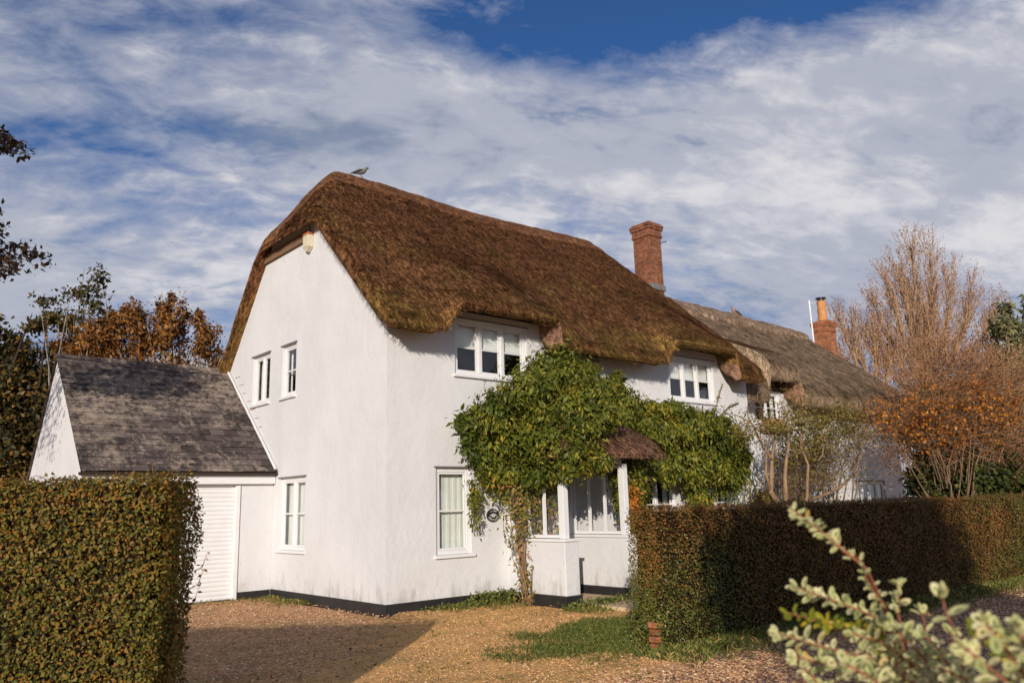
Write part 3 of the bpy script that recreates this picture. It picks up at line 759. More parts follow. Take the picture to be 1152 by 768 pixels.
# ============================================================ NEIGHBOUR COTTAGE
nb = thing('neighbouring_cottage', (10.25, .6, 0), 'long white cottage with grey weathered thatch attached beyond the near cottage', 'house')
NY = .6; nx0, nx1 = 10.22, 19.6
nh = [(11.42, 12.68, 3.52, 4.36), (12.35, 13.0, .95, 1.95), (13.45, 14.38, .05, 2.0), (16.4, 18.3, .75, 2.02)]
wb = MB(); wall_mb(wb, front(NY), nx0, nx1, 0, 4.3, nh)
wb.face([(nx1, NY, 0), (nx1, 7.6, 0), (nx1, 7.6, 4.3), (nx1, 4.1, 6.6), (nx1, NY, 4.3)]); wb.face([(nx0, 7.6, 0), (nx1, 7.6, 0), (nx1, 7.6, 4.3), (nx0, 7.6, 4.3)])
wb.face([(nx0, NY, 0), (nx0, 7.6, 0), (nx0, 7.6, 4.3), (nx0, 4.1, 6.6), (nx0, NY, 4.3)])
wb.build('wall', 'wall_render', nb, recalc=False)
fn = front(NY)
window(nb, fn, 11.42, 12.68, 3.52, 4.36, 2, 1, 'small upper window under the eyebrow thatch', 'sides')
window(nb, fn, 12.35, 13.0, .95, 1.95, 1, 1, None, 'sides')
window(nb, fn, 16.4, 18.3, .75, 2.02, 4, 1, 'wide ground floor window of tall narrow lights', 'sides')
m = MB(); m.box((13.46, NY+.05, .06), (14.37, NY+.11, 1.99)); dd_ = m.build('door', 'blue_paint', nb, bevel=.006)
m = MB(); m.tube([(13.55, NY, 1.0), (13.55, NY+.05, 1.0)], .02, 8); m.build('handle', 'black_paint', dd_)
def lift_n(x): return .62*sstep(11.20, 11.36, x)*(1-sstep(12.84, 12.92, x))
def top_n(x, y):
    sag = -.055*(x-12.5) if x > 12.5 else 0
    l = lift_n(x)
    zf = 4.50+.80*y + l*.85*(1-sstep(.2, 2.2, y)); zb = 4.5+.80*(8.2-y)
    z = smin(zf, zb, .5)
    z = smin(z, 7.75+sag, .3); z = smin(z, 7.2-(x-19.6)*2.6, .5); return z
def under_n(x, y):
    a = max(min(3.90+.80*(y-.1), 3.90+.8*(8.1-y)), 3.92)+lift_n(x)*(1-sstep(.5, 1.6, y))
    return min(a, top_n(x, y)-.4)
nroof, Tn = roof_shell(nb, 'thatched_roof', 'thatch_grey', 10.2, 20.1, .0, 8.2, top_n, under_n, (11.20, 11.28, 11.36, 12.84, 12.86, 12.88, 12.90, 12.92), .10, 21, 60000, sides='front', cheek=[(12.84, 12.92)], sl=(.12, .3))
ridge_cap(nb, nroof, Tn, [10.5+.09*i for i in range(101)], 4.1, .85, 'thatch_grey_ridge', .15, .16)
ch2 = chimney(nb, 21.2, 3.5, .60, .58, 0, 8.0, 'brick_orange')
m = MB(); m.lathe((21.2, 3.5, 8.0), [(.18, 0), (.165, .1), (.15, .62), (.165, .74), (.165, .80)], 18); pt_ = m.build('chimney_pot', 'terracotta_pot', ch2, smooth=True)
m = MB(); m.lathe((21.2, 3.5, 8.80), [(.13, 0), (.13, .08), (.19, .10), (.19, .13)], 16); m.build('cowl', 'black_paint', pt_)
ae = thing('aerial_pole', (20.55, 3.6, 6.2), 'thin white aerial pole standing beside the far orange brick chimney', 'aerial')
m = MB(); m.tube([(20.55, 3.6, 5.9), (20.50, 3.6, 8.75)], .028, 8); m.build('pole', 'aerial_white', ae)
m = MB(); m.tube([(20.45, 3.6, 8.66), (20.85, 3.55, 8.70)], .015, 6); m.build('arm', 'aerial_white', ae)

# ============================================================ BIRDS
def bird(name, loc, ang, up_, scale, mats_, label):
    b = thing(name, loc, label, 'bird', 'birds on the thatched ridges')
    ca, sa = math.cos(ang), math.sin(ang)
    def tr(p): x, y, z = p; return (loc[0]+(x*ca-y*sa)*scale, loc[1]+(x*sa+y*ca)*scale, loc[2]+z*scale)
    # body lofted from tail to beak as one surface
    if up_: spine = [(-.22, .0, .0), (-.15, 0, .045), (-.09, 0, .085), (-.03, 0, .12), (.03, 0, .16), (.06, 0, .20), (.065, 0, .235), (.075, 0, .262), (.095, 0, .275), (.108, 0, .277)]
    else: spine = [(-.24, 0, .075), (-.16, 0, .095), (-.09, 0, .105), (-.02, 0, .11), (.05, 0, .125), (.09, 0, .15), (.11, 0, .185), (.13, 0, .20), (.155, 0, .20), (.17, 0, .198)]
    rr = [.012, .025, .048, .066, .062, .042, .036, .036, .022, .006]
    m = MB(); m.tube([tr(p) for p in spine], [r*scale for r in rr], 14)
    m.build('body', mats_[0], b, smooth=True)
    k = spine[8]; m = MB(); m.tube([tr((k[0]+.005, 0, k[2])), tr((k[0]+.045, 0, k[2]-.006))], [.010*scale, .002*scale], 8); m.build('beak', 'beak', b)
    for s in (-1, 1):
        q = spine[3]; m = MB()
        m.tube([tr((.04, s*.05, q[2]+.02+(.03 if up_ else 0))), tr((-.03, s*.066, q[2]+.008)), tr((-.11, s*.045, q[2]-.01-(.03 if up_ else 0))), tr((-.19, s*.02, q[2]-.03-(.05 if up_ else 0)))], [.018*scale, .035*scale, .024*scale, .006*scale], 8)
        m.build('wing', mats_[1], b, smooth=True)
        m = MB(); m.tube([tr((.0, s*.025, q[2]-.04)), tr((.01, s*.025, -.02))], .006*scale, 6); m.tube([tr((.01, s*.025, -.01)), tr((.05, s*.03, -.015))], .005*scale, 5); m.build('leg', 'beak', b)
    return b
zr = Tm(1.78, 4.0)+.06
bird('bird', (1.78, 4.0, zr), rad(-35), False, 1.0, ['feather_grey', 'feather_dark'], 'small grey bird perched on the near mossy ridge by its left end')
bird('pigeon', (16.2, 4.0, Tn(16.2, 4.0)+.12), rad(150), True, 1.25, ['feather_buff', 'feather_dark'], 'brownish pigeon sitting upright on the far grey thatch ridge')

# ============================================================ HEDGES
def hedge(name, path, width, h, matl, label, n, size, grp=None, group_wob=.05, flip=False, z0=0.0, matfn=None):
    """path: list of (x,y) of the front line; hedge body lies to the left of the path (path direction)"""
    o = thing(name, (path[0][0], path[0][1], 0), label, 'hedge', grp)
    pts = [np.array(p, float) for p in path]
    seg = [np.linalg.norm(b-a) for a, b in zip(pts[:-1], pts[1:])]; tot = sum(seg)
    def P(s):
        for a, b, l in zip(pts[:-1], pts[1:], seg):
            if s <= l or b is pts[-1]:
                t_ = min(1, s/l); d = (b-a)/l; return a+(b-a)*t_, d, np.array([-d[1], d[0]])
            s -= l
    def surf(s, w, z, push=0):
        p, d, nn = P(s); q = p+nn*w
        dis = .05*mn.noise((q[0]*1.3, q[1]*1.3, z*1.6))+.03*mn.noise((q[0]*4, q[1]*4, z*4))
        return q, d, nn, dis
    # core
    m = MB(); ns = max(4, int(tot/.25)); nz = 8; inset = .07
    ring_prev = None; rings = []
    for i in range(ns+1):
        s = inset+(tot-2*inset)*i/ns; ring = []
        for (w, z) in [(inset, z0)]+[(inset, h*k/nz-(.03 if k == nz else 0)) for k in range(1, nz+1)]+[(width/2, h-.02)]+[(width-inset, h*k/nz-(.03 if k == nz else 0)) for k in range(nz, -1, -1)]:
            q, d, nn, dis = surf(s, w, z); sg_ = -1 if w < width/2 else 1
            ring.append((q[0]+nn[0]*dis*sg_, q[1]+nn[1]*dis*sg_, max(z, z0)))
        rings.append(ring)
    k = len(rings[0])
    for r in rings: m.v += r
    for i in range(ns):
        for j in range(k-1): a = i*k+j; m.f.append((a, a+1, a+k+1, a+k))
    m.f.append(tuple(range(k))); m.f.append(tuple(range(ns*k+k-1, ns*k-1, -1)))
    m.mi = [0]*len(m.f); m.r = [.5]*len(m.f)
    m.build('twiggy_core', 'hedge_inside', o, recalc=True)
    # leaves on front, ends, top
    areas = [tot*h, width*h*2.2, width*h*2.2, tot*width, tot*h*.15]; tt = sum(areas); Pn = []; Nn = []
    for kind_, A in enumerate(areas):
        c = int(n*A/tt)
        for _ in range(c):
            dep = abs(random.gauss(0, .045))-.018
            if kind_ == 0: s, w, z, nv = random.uniform(0, tot), dep, random.uniform(z0, h), (0, -1, 0)
            elif kind_ == 1: s, w, z, nv = dep, random.uniform(0, width), random.uniform(z0, h), (-1, 0, 0)
            elif kind_ == 2: s, w, z, nv = tot-dep, random.uniform(0, width), random.uniform(z0, h), (1, 0, 0)
            elif kind_ == 3: s, w, z, nv = random.uniform(0, tot), random.uniform(0, width), h-dep+abs(random.gauss(0, .018)), (0, 0, 1)
            else: s, w, z, nv = random.uniform(0, tot), width-dep, random.uniform(z0, h), (0, 1, 0)
            # rounded shoulders
            sh = max(0, z-(h-.14)); rr_ = .5*sh*sh/.14
            if kind_ == 0: w += rr_
            if kind_ == 1: s += rr_
            if kind_ == 2: s -= rr_
            q, d, nn, dis = surf(max(0, min(tot, s)), w, z)
            if s < 0: q = q + d*s
            if s > tot: q = q + d*(s-tot)
            out = d*nv[0]+nn*nv[1]
            Pn.append((q[0]+out[0]*dis, q[1]+out[1]*dis, z+(dis if kind_ == 3 else 0))); Nn.append((out[0], out[1], nv[2]*1.0+.35))
    Pn = np.array(Pn); Nn = np.array(Nn, float); c = len(Pn)
    L = size*(1+RNG.normal(0, .3, c)).clip(.4, 1.8)
    Dn = RNG.normal(0, .8, (c, 3))+np.array([0, 0, .3])
    V, F = leaf_quads(Pn, Nn, L, L*.55, Dn, jit=.55)
    # twig tops that escaped the trimmer
    T_ = []; tw = MB()
    for _ in range(int(tot*9)):
        s = random.uniform(.05, tot-.05); w = random.uniform(0, width*.6); q, d, nn, dis = surf(s, w, h)
        ln = random.uniform(.04, .15); tip = np.array([random.gauss(0, .03), random.gauss(0, .03), ln])
        b0 = np.array([q[0], q[1], h-.03]); tw.tube([b0, b0+tip*.5+[.005, 0, 0], b0+tip], [.003, .002, .001], 3)
        for q_ in np.linspace(.3, 1, max(3, int(ln/.02))): T_.append(b0+tip*q_)
    T_ = np.array(T_); V2, F2 = leaf_quads(T_, RNG.normal(0, 1, T_.shape), size*.9, size*.45, RNG.normal(0, .6, T_.shape)+[0, 0, .5])
    rnd = RNG.random(c)
    mi_all = 0
    Vj, Fj, Rj, Mj = join([(V, F, rnd, 0), (V2, F2, None, 0)])
    if matfn is not None: 
        cc = Vj.reshape(-1, 4, 3).mean(1); Mj = matfn(cc)
    np_mesh('foliage', Vj, Fj, matl, o, Rj, Mj)
    tag(tw.build('stray_twigs', 'bark_red', o), kind='stuff')
    return o
rt2 = np.array([.7583, -.6513]); 
# left hedge: front line runs from far left to its right-hand end by the drive
e1 = np.array([-5.04, -6.16]); dL = np.array([-.765, .644])
dR = np.array([.16, .987])       # returns away from the camera
hedge('clipped_hedge', [tuple(e1+dL*4.5), tuple(e1+dL*.22)], .50, 1.80, ['privet_leaf'], 'tall clipped green and copper hedge left of the gravel drive', 100000, .023)
def hm(cc):
    n_ = np.array([mn.noise((p[0]*.9, p[2]*1.5, p[1]))*.9+mn.noise((p[0]*3, p[2]*3, 5))*.35 for p in cc])
    g_ = n_ - (cc[:, 0]-1.6)*.35 - (cc[:, 2]-.6)*.6 + RNG.normal(0, .35, len(cc))
    g2 = (cc[:, 0]-9.5)*.25 + n_*.8 - .3 + RNG.normal(0, .4, len(cc))
    return ((g_ > 0) | (g2 > 0)).astype(int)
hedge('clipped_hedge', [(.50, -4.84), (12.8, -5.30), (17, -5.5)], .42, 1.50, ['hedge_leaf', 'hedge_green_leaf'], 'long russet clipped hedge across the cottage front garden right of the drive', 130000, .026, matfn=hm, z0=.03)

# sprig leaning out of the left hedge
sp = thing('hedge_sprig', (-4.95, -5.63, 0), 'thin leafy shoot poking out of the left hedge end over the drive', 'plant')
base = np.array([-4.97, -5.63, 1.02]); rtv = np.array([.758, -.651, 0])
st = MB(); lf = []
for k in range(3):
    p0 = base+np.array([0, 0, .1*k]); p1 = p0+rtv*(.10+.02*k)+np.array([0, 0, .06]); p2 = p1+rtv*.03+np.array([0, 0, .09])
    st.tube([p0, p1, p2], [.004, .003, .001], 4)
    for q in np.linspace(.3, 1, 6): lf.append(p0+(p1-p0)*min(1, q*1.6) + (p2-p1)*max(0, q*1.6-1)/.6)
    
lf = np.array(lf); V, F = leaf_quads(lf, RNG.normal(0, 1, lf.shape), .032, .018); np_mesh('leaves', V, F, 'privet_leaf', sp); st.build('stem', 'bark_red', sp)

# old brick stub swallowed by the right hedge end
bp = thing('brick_pier', (.53, -4.85, 0), 'low broken orange brick pier at the near end of the right hedge', 'brick pier')
m = MB(); z = 0
for k in range(4):
    j = random.uniform(-.012, .012); m.box((.455+j, -4.845+j, z+.003), (.535+j, -4.73-j, z+.068), r=random.random()); z += .075
m.build('brickwork', 'brick_orange', bp, bevel=.01)
iv = np.array([(random.uniform(.40, .62), -4.87+random.gauss(0, .02), random.uniform(.0, .42)) for _ in range(130)]); V, F = leaf_quads(iv, RNG.normal(0, .5, iv.shape)+[-.3, -.9, .2], .032, .022); np_mesh('ivy', V, F, 'hedge_green_leaf', bp)
m = MB(); m.box((.43, -4.87, -.05), (.57, -4.72, .005)); m.build('footing', 'concrete', bp, bevel=.01)

# ============================================================ WISTERIA & CLIMBERS
def wander(p0, p1, n, amp):
    p0, p1 = np.array(p0, float), np.array(p1, float); pts = []
    for i in range(n+1):
        t_ = i/n; pts.append(p0+(p1-p0)*t_+np.array([random.gauss(0, amp), random.gauss(0, amp*.5), 0])*(0 if i in (0,) else 1))
    return pts
wl = thing('wisteria', (2.35, -.55, 0), 'big green wisteria over the porch with bare trunks rising left of the porch wall', 'climbing plant')
# trunks
for k in range(5):
    ox = 2.30+.09*k; m = MB()
    o_ = [-.12, -.04, .03, .20, .38][k]
    pts = [(2.34+.02*k, -.50, -.03), (2.34+o_*.35, -.52, .45), (2.36+o_*.8+random.gauss(0, .02), -.53, .85), (2.36+o_*1.1+random.gauss(0, .03), -.50, 1.3), (2.34+o_*1.4+random.gauss(0, .04), -.46, 1.8), (2.3+o_*2.2, -.45, 2.5), (2.2+o_*3.5, -.45, 3.2)]
    m.tube(pts, [.034, .028, .026, .024, .022, .018, .012], 7); m.build('trunk', 'bark_tan', wl, smooth=True)
wcent = [(1.75,-.55,3.05),(2.35,-.65,3.45),(3.05,-.7,3.62),(3.65,-.65,3.55),(3.15,-.45,4.0),(1.55,-.45,2.45),(2.35,-.75,2.7),(3.0,-.95,2.95),(3.4,-.6,3.1),(4.2,-.45,3.75),(4.5,-.35,3.5),(2.0,-.55,2.1),(1.35,-.35,2.8),(2.75,-.9,2.3),(4.05,-.3,4.1),(2.9,-1.2,2.55),(1.30,-.25,3.05),(2.55,-1.75,2.75),(3.0,-1.85,3.0),(2.2,-1.3,2.6),(3.25,-1.1,3.4),(4.25,-.45,3.35),(4.8,-.6,3.2),(2.35,-1.75,2.35),(4.75,-.5,2.8),(2.45,-1.65,2.15),(2.95,-1.75,2.3),(2.2,-1.1,2.1)]
wrad = [(.55,.40,.50),(.6,.45,.5),(.6,.5,.45),(.55,.4,.42),(.75,.35,.42),(.42,.32,.5),(.6,.45,.5),(.55,.42,.45),(.45,.4,.4),(.55,.3,.4),(.45,.25,.4),(.55,.38,.4),(.3,.25,.45),(.35,.35,.35),(.5,.22,.25),(.35,.3,.3),(.2,.15,.25),(.45,.3,.4),(.42,.28,.3),(.4,.4,.5),(.45,.4,.3),(.42,.35,.35),(.4,.3,.45),(.3,.25,.25),(.3,.3,.4),(.32,.22,.25),(.32,.22,.22),(.25,.3,.25)]
V1, F1 = clump([(a+(.30 if a < 1.8 else .12), b, c) for a, b, c in wcent], wrad, 38000, .085, .36, 420, .2, droop=.9, jit=.5, shell=.5)
V1b, F1b = clump(wcent, [tuple(q*.82 for q in r) for r in wrad], 12000, .11, .4, 260, .2, droop=.6, jit=.8, shell=.2)
# hanging strands
st = []
for _ in range(46):
    x = random.choice([random.gauss(1.57, .035), random.gauss(2.45, .2), random.gauss(2.6, .2)]); y = random.uniform(-.65, -.35) if x > 2 else random.uniform(-.3, -.1); z1 = random.uniform(1.7, 2.1); z0 = z1-random.uniform(.2, .8)
    for _ in range(26): st.append((x+random.gauss(0, .05), y+random.gauss(0, .04), random.uniform(z0, z1)))
st = np.array(st); V2, F2 = leaf_quads(st, RNG.normal(0, .7, st.shape)+[-.5, -.8, 0], .08, .03, RNG.normal(0, .5, st.shape)+[0, 0, -1])
V, F, R2, MI = join([(V1, F1, None, 0), (V1b, F1b, RNG.random(len(F1b))*.5, 0), (V2, F2, None, 0)])
np_mesh('foliage', V, F, 'wisteria_leaf', wl, R2, MI)
# yellowing climber on the trunks
cl = thing('yellowing_climber', (2.5, -.7, 0), 'thin climber with pinkish autumn leaves twining up the wisteria trunks', 'climbing plant')
m = MB(); lf = []
for k in range(12):
    x = 1.98+.085*k; pts = [np.array([2.36+random.gauss(0, .07), -.62, 0])]
    for z in np.linspace(.25, 2.2, 9): pts.append(np.array([2.36+(x-2.36)*min(1.25, .15+z/1.2)+random.gauss(0, .09), -.66+random.gauss(0, .06), z]))
    m.tube(pts, [.008]*3+[.005]*3+[.003]*4, 4)
    for a, b in zip(pts[:-1], pts[1:]):
        for _ in range(5 if a[2] < .8 else (9 if a[2] < 1.4 else 15)): lf.append(a+(b-a)*random.random()+np.array([random.gauss(0, .11), random.gauss(0, .05), random.gauss(0, .05)]))
m.build('stem', 'bark_tan', cl); lf = np.array(lf)
V, F = leaf_quads(lf, RNG.normal(0, .6, lf.shape)+[-.5, -.7, .2], .075*(1+RNG.normal(0, .3, len(lf))).clip(.5, 1.6), .04, RNG.normal(0, .5, lf.shape)+[0, 0, -.8]); np_mesh('leaves', V, F, 'climber_leaf', cl)

wr = thing('wisteria', (5.4, -.3, 0), 'green wisteria spread along the wall under the right upper window', 'climbing plant')
m = MB(); m.tube([(5.35, -.2, -.03), (5.3, -.2, .8), (5.45, -.22, 1.8), (5.6, -.25, 2.8), (5.3, -.2, 3.9)], [.05, .045, .04, .03, .015], 7); m.build('trunk', 'bark_tan', wr, smooth=True)
m = MB(); m.tube([(5.5, -.22, 2.4), (6.4, -.25, 2.8), (7.5, -.25, 2.9), (8.7, -.25, 2.8)], [.03, .028, .02, .01], 6); m.build('trunk', 'bark_tan', wr, smooth=True)
rc = [(6.2,-.35,3.45),(6.9,-.4,3.5),(7.7,-.4,3.4),(8.4,-.4,3.25),(9.0,-.35,3.05),(9.5,-.25,2.5),(5.15,-.3,3.95),(5.45,-.3,3.45),(5.75,-.4,3.0),(6.3,-.5,2.9),(6.9,-.55,3.0),(7.5,-.55,3.05),(8.1,-.5,2.9),(8.7,-.45,2.65),(6.4,-.5,2.3),(7.1,-.6,2.35),(7.8,-.55,2.3),(8.4,-.5,2.15),(7.3,-.5,1.7),(5.55,-.4,2.5),(7.3,-.5,1.35),(9.15,-.3,2.6),(8.75,-.4,2.15)]
rr_ = [(.45,.25,.25),(.45,.3,.22),(.45,.28,.22),(.4,.25,.25),(.35,.25,.3),(.2,.2,.35),(.22,.2,.35),(.35,.25,.4),(.45,.3,.4),(.5,.35,.42),(.5,.38,.38),(.5,.35,.38),(.5,.33,.4),(.45,.3,.4),(.42,.3,.4),(.45,.35,.45),(.5,.35,.4),(.5,.3,.35),(.38,.3,.35),(.35,.3,.45),(.3,.25,.3),(.25,.2,.3),(.35,.25,.35)]
V1, F1 = clump(rc, rr_, 28000, .10, .34, 420, .2, droop=1.3, jit=.5, shell=.45)
V1b, F1b = clump(rc, [tuple(q*.8 for q in r) for r in rr_], 7000, .12, .4, 220, .2, droop=.6, jit=.8, shell=.2)
hs = []
for x in np.arange(7.9, 9.5, .05):
    z1 = 2.3; z0 = z1-random.uniform(.2, .55)-.3*math.sin((x-7.9)*2)
    for _ in range(14): hs.append((x+random.gauss(0, .03), -.4+random.gauss(0, .08), random.uniform(z0, z1)))
hs = np.array(hs); V2, F2 = leaf_quads(hs, RNG.normal(0, .5, hs.shape)+[-.4, -.8, 0], .11, .03, RNG.normal(0, .25, hs.shape)+[0, 0, -1])
V, F, R2, MI = join([(V1, F1, None, 0), (V1b, F1b, RNG.random(len(F1b))*.5, 0), (V2, F2, None, 0)])
np_mesh('foliage', V, F, 'wisteria_leaf', wr, R2, MI)
m = MB(); lf = []
for pts in ([(8.5, -.1, 3.2), (8.75, -.06, 3.6), (8.95, -.05, 3.95), (9.15, -.05, 4.25)], [(8.9, -.1, 3.5), (9.3, -.06, 3.72), (9.75, -.05, 3.85)], [(8.2, -.1, 3.2), (8.3, -.05, 3.7)], [(8.7, -.1, 3.0), (8.82, -.05, 3.55)]):
    m.tube(pts, .012, 5)
    for a, b in zip(pts[:-1], pts[1:]):
        for _ in range(16): t_ = random.random(); lf.append([a[i]+(b[i]-a[i])*t_+random.gauss(0, .03) for i in range(3)])
m.build('tendril', 'bark_brown', wr); lf = np.array(lf); V, F = leaf_quads(lf, RNG.normal(0, 1, lf.shape)+[0, -.5, 0], .06, .03); np_mesh('tendril_leaves', V, F, 'wisteria_leaf', wr)
# small bush inside the porch right side
pbsh = thing('porch_shrub', (4.6, -1.0, 0), 'leafy green and amber shrub growing against the right side of the porch', 'shrub')
m = MB()
for k in range(6): m.tube(wander((4.5+.05*k, -.9, 0), (4.3+.12*k, -1.0, 2.1), 6, .04), [.02]*3+[.012]*4, 5)
m.build('stem', 'bark_tan', pbsh)
V1, F1 = clump([(4.5, -1.0, 2.1), (4.65, -.9, 1.6), (4.5, -1.05, 1.25), (4.9, -.7, 2.0)], [(.35, .35, .35), (.35, .3, .4), (.25, .25, .25), (.4, .3, .4)], 4500, .08, .38, 90, .2, droop=.8)
V2, F2 = clump([(4.45, -1.15, 1.6)], [(.2, .2, .45)], 450, .07, .45, 16, .2, droop=.8)
V, F, R2, MI = join([(V1, F1, None, 0), (V2, F2, None, 1)]); np_mesh('foliage', V, F, ['wisteria_leaf', 'orange_leaf'], pbsh, R2, MI)

# path slab in the porch
m = MB(); m.box((2.78, -2.5, -.04), (3.86, -.03, .035)); sl_o = m.build('porch_path', 'concrete', None, bevel=.01); tag(sl_o, kind='structure')

# ============================================================ TREES
def branch(mb, p, d, length, r, lev, maxlev, tips, gnarl=.25, ratio=.72, kids=(2, 4), up=.1, nseg=4, ang=.6, sides=5):
    pts = [p.copy()]; rad_ = [r]; q = p.copy(); dd = d.copy()
    for i in range(nseg):
        dd = dd + np.array([random.gauss(0, gnarl), random.gauss(0, gnarl), random.gauss(0, gnarl*.6)+up]); dd /= np.linalg.norm(dd)
        q = q + dd*length/nseg; pts.append(q.copy()); rad_.append(r*(1-.55*(i+1)/nseg))
    mb.tube(pts, rad_, max(3, sides-lev), cap=False)
    if lev >= maxlev:
        tips.append((q.copy(), dd.copy())); tips.append((pts[-2].copy(), dd.copy())); return
    for k in range(random.randint(*kids)):
        i = random.randint(max(1, nseg-2), nseg); a = pts[i]
        side = np.cross(dd, np.array([random.gauss(0, 1), random.gauss(0, 1), random.gauss(0, 1)])); side /= np.linalg.norm(side)+1e-6
        nd = dd*math.cos(ang)+side*math.sin(ang)*random.uniform(.6, 1.2); nd /= np.linalg.norm(nd)
        branch(mb, a.copy(), nd, length*ratio*random.uniform(.8, 1.15), rad_[i]*.8, lev+1, maxlev, tips, gnarl, ratio, kids, up, nseg, ang, sides)
def tips_leaves(tips, n, spread, size, aspect=.5, droop=.3):
    T = np.array([t_[0] for t_ in tips]); idx = RNG.integers(0, len(T), n)
    P = T[idx]+RNG.normal(0, spread, (n, 3)); L = size*(1+RNG.normal(0, .3, n)).clip(.4, 2)
    return leaf_quads(P, RNG.normal(0, 1, (n, 3))+[0, 0, .4], L, L*aspect, RNG.normal(0, .6, (n, 3))+[0, 0, -droop])
def tree(name, base, h, label, barkm, leafm, nleaf, lsize, spread=.35, maxlev=4, trunk_r=.16, gnarl=.2, ang=.55, up=.1, stems=1, lean=.1, extra=None, cat='tree', group=None, kids=(2, 4), first=.35, ratio=.74, aspect=.55):
    o = thing(name, base, label, cat, group); mb = MB(); tips = []
    for s in range(stems):
        d = np.array([random.gauss(0, lean), random.gauss(0, lean), 1.0]); d /= np.linalg.norm(d)
        b = np.array(base, float)+np.array([random.gauss(0, .1*(stems > 1)*3), random.gauss(0, .1*(stems > 1)*3), -.05])
        branch(mb, b, d, h*first, trunk_r, 0, maxlev, tips, gnarl, ratio, kids, up, 4, ang, 8)
    mb.build('trunk', barkm, o, smooth=True, recalc=False)
    if nleaf:
        parts = [(*tips_leaves(tips, nleaf, spread, lsize, aspect), None, 0)]
        if extra: parts.append((*clump(extra[0], extra[1], extra[2], lsize, .55, extra[3] if len(extra) > 3 else 120, .2), None, 0))
        V, F, R2, MI = join(parts); np_mesh('crown', V, F, leafm, o, R2, MI)
    return o
G1 = 'trees behind the garage'
# dark trees far left
def bushtree(name, base, cents, rads, n, size, barkm, leafm, label, k=200, cat='tree', group=None, shell=.35, tight=.16, trunks=3, r0=.12, aspect=.6, droop=None):
    o = thing(name, base, label, cat, group); mb = MB()
    for c, r in zip(cents, rads):
        for q in range(trunks):
            tgt = np.array(c)+np.array([random.gauss(0, r[0]*.45), random.gauss(0, r[1]*.45), random.uniform(-.2, .8)*r[2]])
            b = np.array(base)+np.array([random.gauss(0, .15), random.gauss(0, .15), -.05]); mid = b*.45+tgt*.55+np.array([random.gauss(0, .3), random.gauss(0, .3), .4])
            mb.tube([b, b*.6+mid*.4, mid, mid*.4+tgt*.6, tgt], [r0, r0*.8, r0*.5, r0*.3, r0*.08], 5, cap=False)
    mb.build('trunk', barkm, o, smooth=True, recalc=False)
    V, F = clump(cents, rads, n, size, aspect, k, tight, droop=droop, shell=shell); np_mesh('crown', V, F, leafm, o)
    return o
bushtree('broadleaf_tree', (-3.4, 16.5, 0), [(-4.5, 17, 6.0), (-3.2, 16.6, 5.6), (-2.2, 16.2, 4.8), (-3.0, 16, 3.2), (-2.5, 17, 6.4), (-4.6, 16.5, 3.5), (-1.9, 15.9, 7.2), (-3.4, 17, 7.3), (-1.3, 15.6, 6.2)], [(1.4, 1.2, 1.5), (1.3, 1.2, 1.5), (1.2, 1.1, 1.8), (1.7, 1.2, 2.0), (.9, .8, .9), (1.5, 1.2, 2.0), (.7, .6, .5), (.7, .6, .6), (.8, .6, .9)], 40000, .13, 'bark_dark', 'mixed_leaf', 'dark bushy tree at the far left behind the white garage gable', 420, group=G1)
bushtree('beech_tree', (1.0, 14.2, 0), [(.1, 14.3, 6.9), (.9, 13.6, 7.0), (-.9, 14.6, 6.6), (1.7, 13.1, 6.7), (.7, 14, 5.5), (2.1, 12.9, 5.7), (-.2, 14.3, 7.5), (.75, 13.8, 7.7), (1.5, 13.3, 7.3), (-1.4, 15.0, 6.4), (-.6, 14.6, 7.3)], [(.8, .7, 1.0), (.6, .6, 1.0), (.8, .7, .9), (.45, .5, .7), (1.5, 1, 1.1), (.45, .6, .8), (.35, .3, .45), (.3, .3, .5), (.25, .3, .45), (.6, .5, .6), (.3, .3, .5)], 24000, .10, 'bark_birch', 'beech_leaf', 'orange-brown beech with dry leaves rising behind the slate garage roof', 520, group=G1, trunks=4, r0=.07)
bushtree('birch_tree', (-1.2, 15.0, 0), [(-1.0, 14.8, 8.75), (-1.05, 14.9, 8.2), (-1.5, 15.2, 8.2), (-.9, 14.8, 7.7), (-2.1, 15.7, 7.9), (-1.6, 15.3, 7.4)], [(.4, .35, .4), (.5, .4, .35), (.45, .4, .25), (.5, .4, .4), (.45, .4, .3), (.6, .5, .4)], 1250, .11, 'bark_birch', 'birch_leaf', 'slender sparse tree with small dark leaves rising above the orange beech', 110, group=G1, tight=.20, trunks=3, r0=.05)
tree('bare_tree', (2.7, 14.5, 0), 6.8, 'bare twiggy tree between the orange beech and the thatch', 'bark_brown', 'beech_leaf', 500, .09, .10, 5, .07, .2, .5, .1, 2, .12, group=G1, first=.3)

